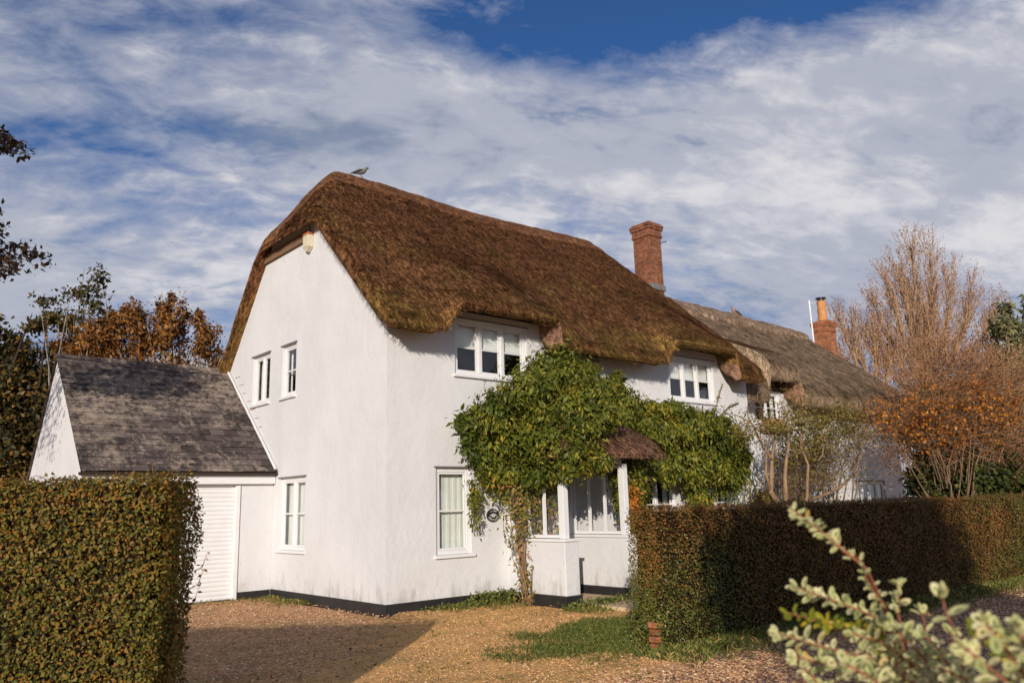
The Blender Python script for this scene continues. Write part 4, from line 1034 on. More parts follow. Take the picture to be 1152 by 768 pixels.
# overhanging tree with trunk left of the picture
ov = thing('overhanging_tree', (-9.0, 4.5, 0), 'dark leafy twigs of a tree reaching in at the upper left edge', 'tree')
mb = MB(); mb.tube([(-9.0, 4.5, -.05), (-8.95, 4.45, 2.5), (-8.85, 4.4, 5), (-8.7, 4.4, 7.5)], [.17, .14, .11, .07], 8)
ends = []
for tgt, z0 in (((-4.92, 2.45, 7.12), 6.0), ((-5.05, 2.62, 6.1), 5.2), ((-4.66, 2.55, 5.6), 4.6), ((-4.85, 2.7, 5.25), 4.4), ((-5.1, 2.7, 5.85), 5.0), ((-5.3, 2.7, 6.9), 6.2), ((-5.25, 2.7, 5.45), 4.5)):
    b = np.array([-8.85, 4.4, z0]); t_ = np.array(tgt); mid = (b+t_)/2+np.array([0, 0, .25])
    mb.tube([b, mid, t_], [.05, .022, .003], 5)
    for q in np.linspace(.72, 1, 22):
        p = b*(1-q)**2+2*mid*q*(1-q)+t_*q*q
        e = p+np.array([random.gauss(0, .16), random.gauss(0, .16), random.gauss(-.02, .15)]); mb.tube([p, e], [.004, .002], 3); ends.append((e, None)); ends.append(((p+e)/2, None))
mb.build('trunk', 'bark_dark', ov, smooth=True, recalc=False)
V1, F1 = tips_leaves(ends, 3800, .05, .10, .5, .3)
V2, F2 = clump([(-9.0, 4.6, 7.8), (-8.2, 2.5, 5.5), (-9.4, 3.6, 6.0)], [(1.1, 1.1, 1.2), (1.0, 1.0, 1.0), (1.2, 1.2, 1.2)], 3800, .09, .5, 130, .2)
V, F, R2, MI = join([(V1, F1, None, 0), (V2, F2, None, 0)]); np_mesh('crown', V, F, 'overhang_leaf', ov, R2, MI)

# tall bare willows far right
def willow(base, limbs, label, nt=120, tl=3.2, seed=1, spread=.5, hgt=4.0, lean=(0, 0)):
    o = thing('bare_willow', base, label, 'tree', 'bare trees beyond the far cottage'); mb = MB(); tw = MB(); bud = []
    b = np.array(base, float); f = b+np.array([lean[0]*.3, lean[1]*.3, hgt]); mb.tube([b-[0, 0, .1], (b+f)/2+[.1, 0, 0], f], [.42, .36, .32], 9)
    for (dx, dy, dz) in limbs:
        e = f+np.array([dx, dy, dz]); mid = f+np.array([dx*.62, dy*.62, dz*.42])
        n = 9; pts = [f*(1-q)**2+2*mid*q*(1-q)+e*q*q+np.array([random.gauss(0, .06), random.gauss(0, .06), 0]) for q in np.linspace(0, 1, n)]
        mb.tube(pts, [.12-.105*i/(n-1) for i in range(n)], 6, cap=False)
        for _ in range(nt):
            i = random.uniform(2, n-1.01); k = int(i); p = pts[k]+(pts[k+1]-pts[k])*(i-k)
            out = np.array([dx, dy, 0])*.20+np.array([random.gauss(0, spread), random.gauss(0, spread), random.uniform(1.1, 1.9)]); out /= np.linalg.norm(out)
            l = tl*random.uniform(.35, 1.0)*(1.1-.35*i/(n-1))
            q1 = p+out*l*.5+np.array([random.gauss(0, .06), random.gauss(0, .06), 0]); up_ = out+np.array([0, 0, .45]); up_ /= np.linalg.norm(up_); q2 = q1+up_*l*.5
            tw.tube([p, q1, q2], [.017, .011, .005], 3, cap=False)
            for u in np.linspace(.35, 1, 7): bud.append(q1+(q2-q1)*u+np.array([random.gauss(0, .05)]*3))
            for _ in range(2):
                s_ = q1+(q2-q1)*random.random()*.6; e2 = s_+(up_+np.array([random.gauss(0, .35), random.gauss(0, .35), 0]))*l*.28; tw.tube([s_, e2], [.008, .004], 3, cap=False); bud.append(e2)
    mb.build('trunk', 'bark_willow', o, smooth=True, recalc=False); tw.build('twigs', 'bark_willow', o, recalc=False)
    bud = np.array(bud); V, F = leaf_quads(bud, RNG.normal(0, 1, bud.shape), .12, .045, RNG.normal(0, .4, bud.shape)+[0, 0, 1]); np_mesh('buds', V, F, 'bud_leaf', o)
def W(u, h): # offsets across the view (u metres to the right) 
    return (.758*u, -.651*u, h)
willow((33.2, 4.9, 0), [W(-1.9, 5.2), W(-1.2, 6.6), W(-.5, 7.2), W(.3, 8.1), W(1.1, 7.8), W(1.9, 6.6), W(2.9, 5.9), W(4.0, 4.9), W(.0, 6.0), W(.8, 5.8), W(-2.5, 3.8)], 'tall bare tree with fan of upright pinkish twigs beyond the far cottage', 125, 2.5, spread=.42, hgt=5.4)
willow((31.2, 6.4, 0), [W(-1.3, 4.7), W(-.7, 4.3), W(-2.0, 3.6), W(.3, 4.0), W(-2.8, 2.8), W(.9, 2.8)], 'smaller bare multi-limbed tree just right of the orange chimney pot', 80, 2.0, spread=.32, hgt=5.4)

# russet thicket on the right
def thicket(name, base, cents, rads, ntw, label, barkm, ln=.9, leaf=None, nleaf=0, lsize=.06, group=None, cat='shrub', tr=.006):
    o = thing(name, base, label, cat, group); mb = MB(); tw = MB(); b = np.array(base, float); tips = []
    ar = np.array([r[0]*r[1]*r[2] for r in rads])**.6; ar /= ar.sum()
    for c, r, w in zip(cents, rads, ar):
        c = np.array(c); r = np.array(r)
        for _ in range(max(4, int(26*w))):
            e = c+norm(RNG.normal(0, 1, (1, 3)))[0]*r*.55; mid = b*.5+e*.5+np.array([random.gauss(0, .2), random.gauss(0, .2), .3])
            mb.tube([b+[random.gauss(0, .2), random.gauss(0, .2), -.05], mid, e], [.030, .018, .007], 5, cap=False)
        for _ in range(int(ntw*w)):
            d = norm(RNG.normal(0, 1, (1, 3)))[0]; rr = random.uniform(.25, .95); p = c+d*r*rr
            g_ = d+np.array([random.gauss(0, .6), random.gauss(0, .6), random.gauss(.35, .5)]); g_ /= np.linalg.norm(g_); l = ln*random.uniform(.35, 1)
            q1 = p+g_*l*.5+RNG.normal(0, .05, 3); q2 = q1+(g_+np.array([0, 0, random.gauss(.1, .3)]))*l*.5
            tw.tube([p, q1, q2], [tr, tr*.7, tr*.35], 3, cap=False); tips += [q1, q2]
            s_ = q1; e2 = s_+(g_+RNG.normal(0, .6, 3))*l*.3; tw.tube([s_, e2], [tr*.6, tr*.3], 3, cap=False); tips.append(e2)
    mb.build('trunk', barkm, o, smooth=True, recalc=False); tw.build('twigs', barkm, o, recalc=False)
    if nleaf:
        T = np.array(tips); P = T[RNG.integers(0, len(T), nleaf)]+RNG.normal(0, .05, (nleaf, 3)); L = lsize*(1+RNG.normal(0, .3, nleaf)).clip(.4, 2)
        V, F = leaf_quads(P, RNG.normal(0, 1, P.shape)+[0, 0, .3], L, L*.55); np_mesh('foliage', V, F, leaf, o)
    return o
G2 = 'shrubs along the right side garden'
thicket('russet_thicket', (16.0, -2.4, 0), [(15.3, -2.1, 4.1), (16.3, -2.8, 4.4), (17.4, -3.4, 4.3), (15.6, -2.3, 3.0), (16.9, -3.1, 3.0), (16.0, -2.4, 5.0), (17.4, -3.2, 2.2), (14.8, -1.7, 3.0)], [(1.1, 1.0, .9), (1.2, 1.0, .9), (1.2, 1.1, .9), (1.1, .9, 1.0), (1.2, 1.0, 1.0), (.9, .8, .6), (1.1, .9, .9), (.8, .8, .8)], 4200, 'tall tangled russet-brown thicket at the right beside the far cottage', 'bark_russet', .95, 'russet_leaf', 16000, .055, G2)
thicket('orange_shrub', (14.8, -2.6, 0), [(14.5, -2.4, 3.6), (15.4, -3.0, 3.7), (13.7, -1.7, 3.4), (16.2, -3.4, 3.8), (14.6, -2.5, 3.1), (15.6, -3.1, 3.2)], [(.7, .5, .45), (.8, .5, .5), (.6, .4, .35), (.7, .5, .5), (.8, .5, .4), (.8, .5, .4)], 900, 'bright orange autumn foliage in front of the russet thicket', 'bark_brown', .6, 'orange_leaf', 3600, .085, G2)
bushtree('laurel_bush', (16.5, -3.0, 0), [(15.8, -2.9, 1.6), (16.8, -3.5, 1.8), (17.8, -4.0, 1.8), (15.3, -1.9, 2.0), (16.4, -2.4, 2.5), (17.6, -3.2, 2.7), (18.8, -3.8, 2.6), (15.0, -2.2, 1.3), (16.0, -3.0, 1.5), (17.2, -3.8, 1.6), (18.4, -4.3, 1.8), (15.6, -2.8, .9), (17.8, -4.0, 1.1)], [(.7, .35, .8), (.8, .4, .8), (.8, .4, .8), (.7, .5, .8), (.9, .5, .9), (.9, .5, .9), (1, .6, 1), (.8, .6, .9), (.9, .7, .9), (.9, .7, .9), (1.0, .8, 1.1), (1, .6, .8), (1.1, .7, .9)], 38000, .13, 'bark_dark', 'laurel_leaf', 'dark evergreen bush low under the russet thicket', 480, 'shrub', G2, trunks=2, r0=.04)
bushtree('evergreen_tree', (32.5, -.6, 0), [(31.2, .6, 7.2), (32.2, -.4, 8.0), (33.6, -1.2, 8.2), (31.5, .2, 5.6), (33, -1, 6.2), (30.6, 1.2, 6.5), (35, -2, 7.5), (31.0, .3, 8.6), (32.6, -1, 9.2)], [(1.2, 1, 1.2), (1.2, 1, 1.4), (1.5, 1.2, 1.4), (1.5, 1.2, 1.6), (1.8, 1.5, 1.8), (.9, .9, 1.0), (1.5, 1.3, 1.6), (.9, .8, .8), (1.2, 1, 1)], 26000, .20, 'bark_brown', 'conifer_leaf', 'dull green evergreen tree at the right edge behind the russet thicket', 300, 'tree', 'trees at the far right', r0=.15)
bushtree('leafy_tree', (24.5, 1.2, 0), [(24.0, 1.4, 4.8), (25.2, .6, 5.0), (26.4, -.2, 4.8), (23, 1.8, 4.0)], [(1.1, .9, .9), (1.2, 1, .9), (1.2, 1, 1), (1, .9, .9)], 9000, .13, 'bark_brown', 'olive_leaf', 'olive green tree crown between the far thatch end and the bare tree', 170, 'tree', 'trees at the far right', r0=.1)

# gnarled small tree behind the right hedge
gt = thing('gnarled_tree', (9.2, -1.5, 0), 'small gnarled pale multi-stemmed tree in front of the far cottage', 'tree', G2)
mb = MB(); tips = []
def path(*pts, r0=.06, r1=.03): 
    n = len(pts); mb.tube(pts, [.74*(r0+(r1-r0)*i/(n-1)) for i in range(n)], 8)
    return pts
path((9.3, -1.5, -.1), (9.15, -1.5, .8), (8.75, -1.5, 1.45), (8.42, -1.5, 1.73), (8.55, -1.48, 2.1), (8.65, -1.45, 2.4), (8.36, -1.45, 2.7), (8.2, -1.42, 2.95), r0=.10, r1=.035)
path((8.65, -1.45, 2.4), (8.9, -1.4, 2.75), (9.1, -1.3, 2.9), r0=.05, r1=.02)
path((9.2, -1.5, .8), (8.98, -1.5, 1.55), (9.02, -1.5, 2.0), (9.12, -1.5, 2.34), (9.4, -1.45, 2.74), (9.5, -1.4, 2.9), r0=.085, r1=.03)
path((9.35, -1.5, .9), (9.5, -1.5, 1.3), (10.1, -1.5, 1.55), (10.65, -1.5, 1.64), (11.4, -1.5, 1.8), (12.2, -1.45, 2.1), r0=.075, r1=.03)
path((9.7, -1.5, 1.4), (9.86, -1.5, 1.6), (9.95, -1.5, 2.0), (10.05, -1.5, 2.3), (9.9, -1.45, 2.7), (10.1, -1.4, 3.2), r0=.06, r1=.02)
path((8.42, -1.5, 1.73), (8.3, -1.5, 2.1), (8.38, -1.5, 2.5), r0=.05, r1=.03)
for b_, d_ in (((8.2, -1.42, 2.95), (-.6, 0, .4)), ((9.1, -1.3, 2.9), (.8, 0, .4)), ((9.5, -1.4, 2.9), (.8, 0, .3)), ((10.1, -1.4, 3.2), (.7, 0, .5)), ((12.2, -1.45, 2.1), (.8, 0, .6)), ((9.9, -1.45, 2.7), (1, 0, .5)), ((11.0, -1.5, 1.7), (.3, 0, 1)), ((9.4, -1.45, 2.7), (.8, .2, .6)), ((8.6, -1.45, 2.4), (-.2, 0, 1)), ((10.5, -1.5, 2.4), (.6, 0, .7))):
    branch(mb, np.array(b_, float), np.array(d_, float), .75, .022, 0, 3, tips, .3, .75, (2, 4), .0, 4, .7, 6)
mb.build('trunk', 'bark_tan', gt, smooth=True, recalc=False)
V1, F1 = tips_leaves([q_ for q_ in tips if q_[0][2] < 3.25 or q_[0][0] > 10.3], 2600, .12, .06, .5)
V2, F2 = clump([(9.9, -1.3, 3.2), (10.8, -1.3, 3.3), (11.6, -1.2, 3.2), (12.4, -1.2, 3.6), (10.0, -1.2, 2.6), (11.0, -1.2, 2.7), (13.0, -1.0, 3.4), (9.3, -1.2, 3.1)], [(.45, .35, .3), (.55, .4, .35), (.5, .4, .35), (.5, .4, .3), (.4, .3, .4), (.5, .4, .4), (.5, .4, .3), (.35, .3, .25)], 4200, .065, .5, 120, .25)
V, F, R2, MI = join([(V1, F1, None, 0), (V2, F2, None, 0)]); np_mesh('crown', V, F, 'olive_leaf', gt, R2, MI)
thicket('twiggy_shrub', (11.3, -1.0, 0), [(10.8, -.9, 2.3), (11.8, -.9, 2.4), (12.9, -1.0, 3.0), (10.0, -.8, 1.6), (11.4, -.8, 1.6)], [(.7, .5, .6), (.6, .5, .5), (.7, .6, .4), (.5, .4, .5), (.6, .4, .6)], 1050, 'mass of brown twigs hiding the far cottage ground floor', 'bark_brown', .6, 'olive_leaf', 2800, .06, G2, tr=.007)
bushtree('round_shrub', (9.9, -.2, 0), [(9.85, -.4, 1.3), (10.5, -.1, 1.5)], [(.4, .3, .5), (.4, .3, .4)], 1800, .08, 'bark_brown', 'olive_leaf', 'yellow-green bush at the foot of the near cottage right end', 40, 'shrub', G2, r0=.02)
# window box plants at the neighbour's upper window
wbx = thing('window_box', (12.05, NY-.15, 3.36), 'window box of orange flowers under the small upper window', 'window box')
m = MB(); m.box((11.5, NY-.24, 3.30), (12.6, NY-.06, 3.46)); m.build('trough', 'timber', wbx, bevel=.01)
V, F = clump([(11.8, NY-.15, 3.52), (12.3, NY-.15, 3.52)], [(.35, .12, .12), (.35, .12, .12)], 500, .06, .6, 20, .25); np_mesh('foliage', V, F, 'orange_leaf', wbx)

# unseen tree added behind the camera, its crown shaped to shade the right hedge
gt_c = []
for u_, z_ in ((5.75, 4.4), (6.7, 4.6), (7.6, 4.7), (8.5, 4.9), (9.2, 5.3), (6.2, 3.4), (7.2, 3.3), (8.2, 3.6), (7.4, 5.7), (8.6, 6.0), (6.4, 5.2), (9.1, 4.3)):
    gt_c.append((.656*u_-.755*16, -.755*u_-.656*16, z_))
bushtree('shade_tree', (-7.0, -16.2, 0), gt_c, [(.75, .75, .95)]*len(gt_c), 34000, .15, 'bark_brown', 'dark_leaf', 'dense unseen tree added behind the viewer to shade the right hedge', 300, shell=.05, tight=.35)

# ============================================================ FOREGROUND VARIEGATED SHRUB
FS = [(-5.10, -10.20, 0.0)]
fsh = thing('variegated_shrub', (-5.12, -10.22, 0), 'pale cream-edged variegated shrub in the near right corner with one tall shoot', 'shrub')
rtd = np.array([.758, -.651, 0]); fwd = np.array([.651, .758, 0]); Cc = np.array([-6.7015, -10.789, 1.6])
def Lc(u, d, z): return Cc*[1, 1, 0]+fwd*d+rtd*u+np.array([0, 0, z])     # metres right of / ahead of the camera
def shrub_leaf(mb, p, nrm, d, L, W, yellow=False):
    nrm = np.array(nrm, float); nrm /= np.linalg.norm(nrm); d = np.array(d, float); d -= nrm*d.dot(nrm); d /= np.linalg.norm(d)+1e-9; s = np.cross(nrm, d)
    out = []; inn = []
    n = 10; r_ = random.random(); ix = random.uniform(.30, .60); iy = random.uniform(.20, .48); rough_ = [random.uniform(.6, 1.35) for _ in range(10)]
    for k in range(n):
        a = 2*PI*k/n; x = (1-math.cos(a))/2; y = math.sin(a)/2*(1-.25*(x-.45)**2)
        cup = .10*W*(abs(2*y))**2
        out.append(p+d*L*x+s*W*y+nrm*cup)
        x2 = .5+(x-.5)*ix*rough_[k]; y2 = y*iy*rough_[k]; inn.append(p+d*L*x2+s*W*y2+nrm*.05*W*(abs(2*y2))**2)
    b = len(mb.v); mb.v += [tuple(q) for q in out+inn]
    for k in range(n): mb.f.append((b+k, b+(k+1) % n, b+n+(k+1) % n, b+n+k)); mb.mi.append(2 if yellow else 1); mb.r.append(r_)
    mb.f.append(tuple(b+n+k for k in range(n))); mb.mi.append(2 if yellow else 0); mb.r.append(random.random()*.8 if not yellow else r_)
lf = MB(); stm = MB()
def shoot(pts, r0, r1, dens, L=.021, yellow=False, start=0., tuft=0):
    pts = [np.array(p, float) for p in pts]
    n = len(pts); stm.tube(pts, [.72*(r0+(r1-r0)*i/(n-1)) for i in range(n)], 6)
    cum = [0]
    for a, b in zip(pts[:-1], pts[1:]): cum.append(cum[-1]+np.linalg.norm(b-a))
    tot = cum[-1]; s = start*tot; ang = random.random()*6
    def at(s):
        for i in range(n-1):
            if s <= cum[i+1] or i == n-2:
                t_ = min(1, (s-cum[i])/(cum[i+1]-cum[i])); return pts[i]+(pts[i+1]-pts[i])*t_, (pts[i+1]-pts[i])/np.linalg.norm(pts[i+1]-pts[i])
    while s < tot:
        p, d = at(s); o1 = np.cross(d, [0.2, .3, 1]); o1 /= np.linalg.norm(o1); o2 = np.cross(d, o1)
        for q in (0, PI):
            a = ang+q+random.gauss(0, .4); out = o1*math.cos(a)+o2*math.sin(a)
            dd = out*.9+d*.6+RNG.normal(0, .2, 3); nn = d*.8-out*.45+np.array([-.2, -.35, .5])+RNG.normal(0, .25, 3)
            l = L*random.uniform(.6, 1.15)*(1 if s < tot*.9 else .8); shrub_leaf(lf, p+out*r0*.8, nn, dd, l, l*random.uniform(.42, .6), yellow)
        s += dens*random.uniform(.6, 1.4); ang += 1.57
    p, d = at(tot*.999)
    for _ in range(4+tuft):
        dd = d+RNG.normal(0, .6, 3); shrub_leaf(lf, p, RNG.normal(0, .5, 3)+[-.2, -.4, .5], dd, L*.7, L*.45, yellow)
SHOOTS = [
  ([(-5.221, -10.097, 1.287), (-5.277, -10.124, 1.367), (-5.309, -10.133, 1.404), (-5.374, -10.138, 1.481), (-5.45, -10.126, 1.528)], 0.004, 0.0028, 0.03, 0.013, 0, 0.55),
  ([(-5.374, -10.138, 1.481), (-5.404, -10.133, 1.508)], 0.002, 0.001, 0.03, 0.012, 0, 0.5),
  ([(-5.425, -10.129, 1.509), (-5.454, -10.124, 1.533), (-5.487, -10.114, 1.556), (-5.523, -10.103, 1.58)], 0.0025, 0.0012, 0.004, 0.0165, 0, 0.12),
  ([(-5.292, -10.13, 1.387), (-5.338, -10.13, 1.438), (-5.367, -10.129, 1.473)], 0.003, 0.0015, 0.008, 0.015, 0, 0.2),
  ([(-5.272, -10.131, 1.378), (-5.348, -10.102, 1.412), (-5.4, -10.076, 1.434), (-5.449, -10.052, 1.454)], 0.003, 0.0014, 0.0075, 0.019, 0, 0.1),
  ([(-5.338, -10.164, 1.409), (-5.36, -10.18, 1.443), (-5.366, -10.18, 1.461)], 0.002, 0.001, 0.008, 0.018, 0, 0.2),
  ([(-5.271, -10.129, 1.367), (-5.37, -10.102, 1.385), (-5.436, -10.076, 1.401), (-5.487, -10.05, 1.418)], 0.0025, 0.0012, 0.007, 0.017, 1, 0.1),
  ([(-5.341, -10.143, 1.345), (-5.372, -10.124, 1.375), (-5.39, -10.112, 1.39)], 0.0025, 0.0012, 0.007, 0.018, 1, 0.1),
  ([(-5.268, -10.189, 1.279), (-5.361, -10.15, 1.335), (-5.449, -10.095, 1.363), (-5.52, -10.054, 1.39)], 0.004, 0.0015, 0.008, 0.02, 0, 0.1),
  ([(-5.266, -10.186, 1.264), (-5.347, -10.155, 1.307), (-5.424, -10.107, 1.329), (-5.495, -10.066, 1.353)], 0.004, 0.0015, 0.0075, 0.02, 0, 0.1),
  ([(-5.243, -10.203, 1.249), (-5.327, -10.177, 1.327), (-5.375, -10.147, 1.368), (-5.42, -10.126, 1.385)], 0.004, 0.0015, 0.007, 0.02, 0, 0.1),
  ([(-5.243, -10.203, 1.249), (-5.351, -10.203, 1.347), (-5.381, -10.186, 1.382), (-5.399, -10.176, 1.403)], 0.004, 0.0015, 0.007, 0.02, 0, 0.1),
  ([(-5.288, -10.234, 1.262), (-5.356, -10.238, 1.345), (-5.375, -10.23, 1.376), (-5.392, -10.219, 1.39)], 0.004, 0.0015, 0.007, 0.02, 0, 0.15),
  ([(-5.436, -10.178, 1.279), (-5.457, -10.173, 1.326), (-5.485, -10.154, 1.346), (-5.506, -10.138, 1.354)], 0.004, 0.0015, 0.007, 0.02, 0, 0.0),
  ([(-5.334, -10.265, 1.276), (-5.379, -10.271, 1.34), (-5.393, -10.269, 1.379), (-5.401, -10.268, 1.399)], 0.004, 0.0015, 0.008, 0.02, 0, 0.15),
  ([(-5.288, -10.179, 1.308), (-5.316, -10.198, 1.368), (-5.335, -10.203, 1.398), (-5.341, -10.203, 1.415)], 0.002, 0.001, 0.02, 0.019, 0, 0.6),
  ([(-5.49, -10.35, 1.339), (-5.55, -10.342, 1.401), (-5.584, -10.339, 1.448), (-5.59, -10.339, 1.469)], 0.002, 0.001, 0.05, 0.024, 0, 0.85),
  ([(-5.494, -10.411, 1.327), (-5.549, -10.405, 1.382), (-5.586, -10.398, 1.422), (-5.613, -10.394, 1.445)], 0.004, 0.0015, 0.0075, 0.021, 0, 0.15),
  ([(-5.51, -10.426, 1.332), (-5.561, -10.425, 1.391), (-5.588, -10.424, 1.425), (-5.594, -10.423, 1.441)], 0.004, 0.0015, 0.0075, 0.021, 0, 0.1),
  ([(-5.483, -10.414, 1.305), (-5.564, -10.389, 1.372), (-5.592, -10.372, 1.4), (-5.618, -10.368, 1.415)], 0.004, 0.0015, 0.008, 0.02, 0, 0.1),
  ([(-5.317, -10.202, 1.236), (-5.356, -10.199, 1.301), (-5.401, -10.181, 1.329), (-5.434, -10.171, 1.344)], 0.004, 0.0015, 0.007, 0.02, 0, 0.0),
  ([(-5.358, -10.306, 1.25), (-5.407, -10.308, 1.319), (-5.45, -10.292, 1.347), (-5.475, -10.274, 1.36)], 0.004, 0.0015, 0.007, 0.02, 0, 0.0),
  ([(-5.403, -10.053, 1.213), (-5.437, -10.072, 1.289), (-5.461, -10.073, 1.32), (-5.473, -10.066, 1.334)], 0.004, 0.0015, 0.007, 0.019, 0, 0.1),
  ([(-5.265, -10.329, 1.286), (-5.303, -10.314, 1.353), (-5.332, -10.298, 1.387), (-5.354, -10.283, 1.401)], 0.004, 0.0015, 0.007, 0.019, 1, 0.1),
]
for pts, r0, r1, dens, L, yl, st_ in SHOOTS:
    dens *= (1.6 if pts[-1][2] > 1.52 else 1.2); L *= 1.22; L *= random.uniform(.85, 1.1)
    shoot(pts, r0, r1, dens, L, bool(yl), st_)
    p0 = np.array(pts[0]); root = np.array([-5.12, -10.22, 0])+np.array([random.gauss(0, .04), random.gauss(0, .04), -.02])
    if p0[2] < 1.42: stm.tube([root, root*.6+p0*.4+np.array([random.gauss(0, .04), random.gauss(0, .04), .12]), root*.2+p0*.8, p0], [.009, .007, .006, r0], 5)
# leafy lower body of the bush, below the picture
for _ in range(60):
    a = random.random()*2*PI; z = random.uniform(.35, 1.12); r_ = .34*(1-.25*abs(z-.8)); c0 = np.array([-5.12+r_*.5*math.cos(a), -10.22+r_*.5*math.sin(a), z-.15]); c1 = np.array([-5.12+r_*math.cos(a), -10.22+r_*math.sin(a), z])
    shoot([c0, (c0+c1)/2+[0, 0, .02], c1], .003, .0014, .014, .02, False, .0)
lf.build('leaves', ['shrub_green', 'shrub_cream', 'shrub_yellow'], fsh, recalc=False); stm.build('stem', 'bark_red', fsh, smooth=True)

# ============================================================ GRASS & LITTER
def grass(name, pts, h, w, lean=.35, label=None):
    P = np.array(pts); n = len(P); hh = h*(1+RNG.normal(0, .35, (n, 1))).clip(.3, 2); d = norm(np.concatenate([RNG.normal(0, lean, (n, 2)), np.ones((n, 1))], 1)); s = norm(np.cross(d, RNG.normal(0, 1, (n, 3))))*w
    b2 = P+d*hh*.6; t_ = P+d*hh+np.concatenate([d[:, :2]*hh*.5, -hh*.12], 1)
    V = np.stack([P-s/2, P+s/2, b2+s*.35, t_], 1).reshape(-1, 3)
    return V, np.arange(4*n).reshape(n, 4)
def scat(fn, n):
    out = []
    while len(out) < n:
        p = fn()
        if p is not None: out.append((p[0], p[1], gz(*p[:2])))
    return out
def lawn():
    x = random.uniform(-1.2, 4.2); y = random.uniform(-5.1, -2.2); d = ((x-1.9)/2.4)**2+((y+3.9)/1.2)**2
    if d+mn.noise((x*1.6, y*1.6, 3))*.9+random.gauss(0, .22) > .85: return None
    return x, y
gp = scat(lawn, 40000)
wallst = scat(lambda: (random.uniform(.9, 4.3) if random.random() < .8 else random.uniform(4.2, 10), -.04-abs(random.gauss(0, .2)) - (1.45 if False else 0)), 4500)
wallst = [p for p in wallst if not (2.4 < p[0] < 4.3 and p[1] > -1.55)]
porchst = scat(lambda: (random.uniform(2.2, 5.6), -1.5-abs(random.gauss(.1, .28))), 6000); porchst = [p for p in porchst if not (2.75 < p[0] < 3.9 and p[1] > -1.9)]
gst = scat(lambda: (-.04-abs(random.gauss(0, .22)), random.uniform(2.3, 4.05)), 1300)
gst += scat(lambda: (random.uniform(-3.2, -.1), 4.06-abs(random.gauss(0, .12))), 500)
hst = scat(lambda: ((lambda x: (x, -4.86-.037*(x-.3)-abs(random.gauss(0, .30))))(random.uniform(.1, 13))), 17000)
mossy = []
for _ in range(260):
    cx_, cy_ = random.uniform(-4.5, 3.5), random.uniform(-5.5, -.6)
    if mn.noise((cx_*.8, cy_*.8, 0)) < .02: continue
    mossy += [(cx_+random.gauss(0, .1), cy_+random.gauss(0, .1)) for _ in range(35)]
mossy = [(x, y, gz(x, y)) for x, y in mossy]
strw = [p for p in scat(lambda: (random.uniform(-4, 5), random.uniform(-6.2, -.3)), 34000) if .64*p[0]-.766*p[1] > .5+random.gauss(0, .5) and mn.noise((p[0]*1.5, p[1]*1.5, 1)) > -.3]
parts = []
for pts, h, w in ((gp, .045, .006), (wallst, .06, .007), (porchst, .06, .007), (gst, .045, .006), (hst, .075, .007), (mossy, .022, .006)):
    V, F = grass('g', pts, h, w); parts.append((V, F, (RNG.random(len(F))*(.72 if pts is gp else .88)) if pts is not mossy else .3+.7*RNG.random(len(F)), 0))
# broad weed leaves at the wall foot
wd = np.array([(random.gauss(3.0, .5), -1.62-abs(random.gauss(0, .12)), random.uniform(.01, .13)) for _ in range(500)]+[(random.gauss(2.1, .35), -.12-abs(random.gauss(0, .1)), random.uniform(.02, .22)) for _ in range(900)]+[(random.uniform(.5, 2.4), -.1-abs(random.gauss(0, .08)), random.uniform(.01, .08)) for _ in range(300)])
V, F = leaf_quads(wd, RNG.normal(0, .5, wd.shape)+[-.2, -.4, .8], .06, .03); parts.append((V, F, RNG.random(len(F))*.75, 0))
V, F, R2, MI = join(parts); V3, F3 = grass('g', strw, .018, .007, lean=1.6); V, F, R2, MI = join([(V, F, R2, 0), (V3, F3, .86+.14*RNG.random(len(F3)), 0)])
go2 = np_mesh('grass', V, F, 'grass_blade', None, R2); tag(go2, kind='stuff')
# loose stones and chips
def stones(n, area, smin_, smax_):
    P = []; 
    for _ in range(n):
        x, y = area(); P.append((x, y, gz(x, y)))
    P = np.array(P); s = RNG.uniform(smin_, smax_, (n, 1)); base = np.array([(-.5, -.4, 0), (.5, -.5, 0), (.45, .5, 0), (-.5, .45, 0), (-.25, -.2, .42), (.28, -.25, .5), (.2, .3, .38), (-.3, .2, .45)])
    ang = RNG.uniform(0, 2*PI, n); ca, sa = np.cos(ang)[:, None], np.sin(ang)[:, None]
    B = base[None]*(1+RNG.normal(0, .18, (n, 8, 3))); X = B[..., 0]*ca-B[..., 1]*sa; Y = B[..., 0]*sa+B[..., 1]*ca
    V = P[:, None]+np.stack([X, Y, B[..., 2]*.7-.04], -1)*s[..., None]
    f = np.array([(4, 5, 6, 7), (0, 1, 5, 4), (1, 2, 6, 5), (2, 3, 7, 6), (3, 0, 4, 7)])
    F = (f[None]+8*np.arange(n)[:, None, None]).reshape(-1, 4); r = np.repeat(RNG.random(n), 5)
    return V.reshape(-1, 3), F, r, 0
t = mat('pebble'); r = t.attr('rnd')
t.bsdf(t.ramp(r, [(0, (.24, .10, .05)), (.4, (.50, .25, .125)), (.8, (.70, .42, .21)), (1, (.85, .62, .40))]), .9, None, .2)
V, F, R2, MI = join([stones(42000, lambda: (random.uniform(-6.5, 3.5), random.uniform(-6.8, 3.9) if random.random() < .6 else random.uniform(-6.8, -2)), .010, .030),
    stones(22000, lambda: (random.uniform(-1.5, 12), random.uniform(-8, -5.25)), .010, .034)])
keep = ~((V[:, 0] > -.05) & (V[:, 1] > -.03)); kf = keep[F].all(1)
c0 = V[F[:, 0]]; gx_ = .64*c0[:, 0]-.766*c0[:, 1]; blk = np.repeat(RNG.random(len(F)//5), 5); kf &= ~((gx_ > .6) & (c0[:, 1] > -5.1) & (blk < .78)); F = F[kf]; R2 = R2[kf]
st_o = np_mesh('gravel', V, F, 'pebble', None, R2); tag(st_o, kind='stuff')
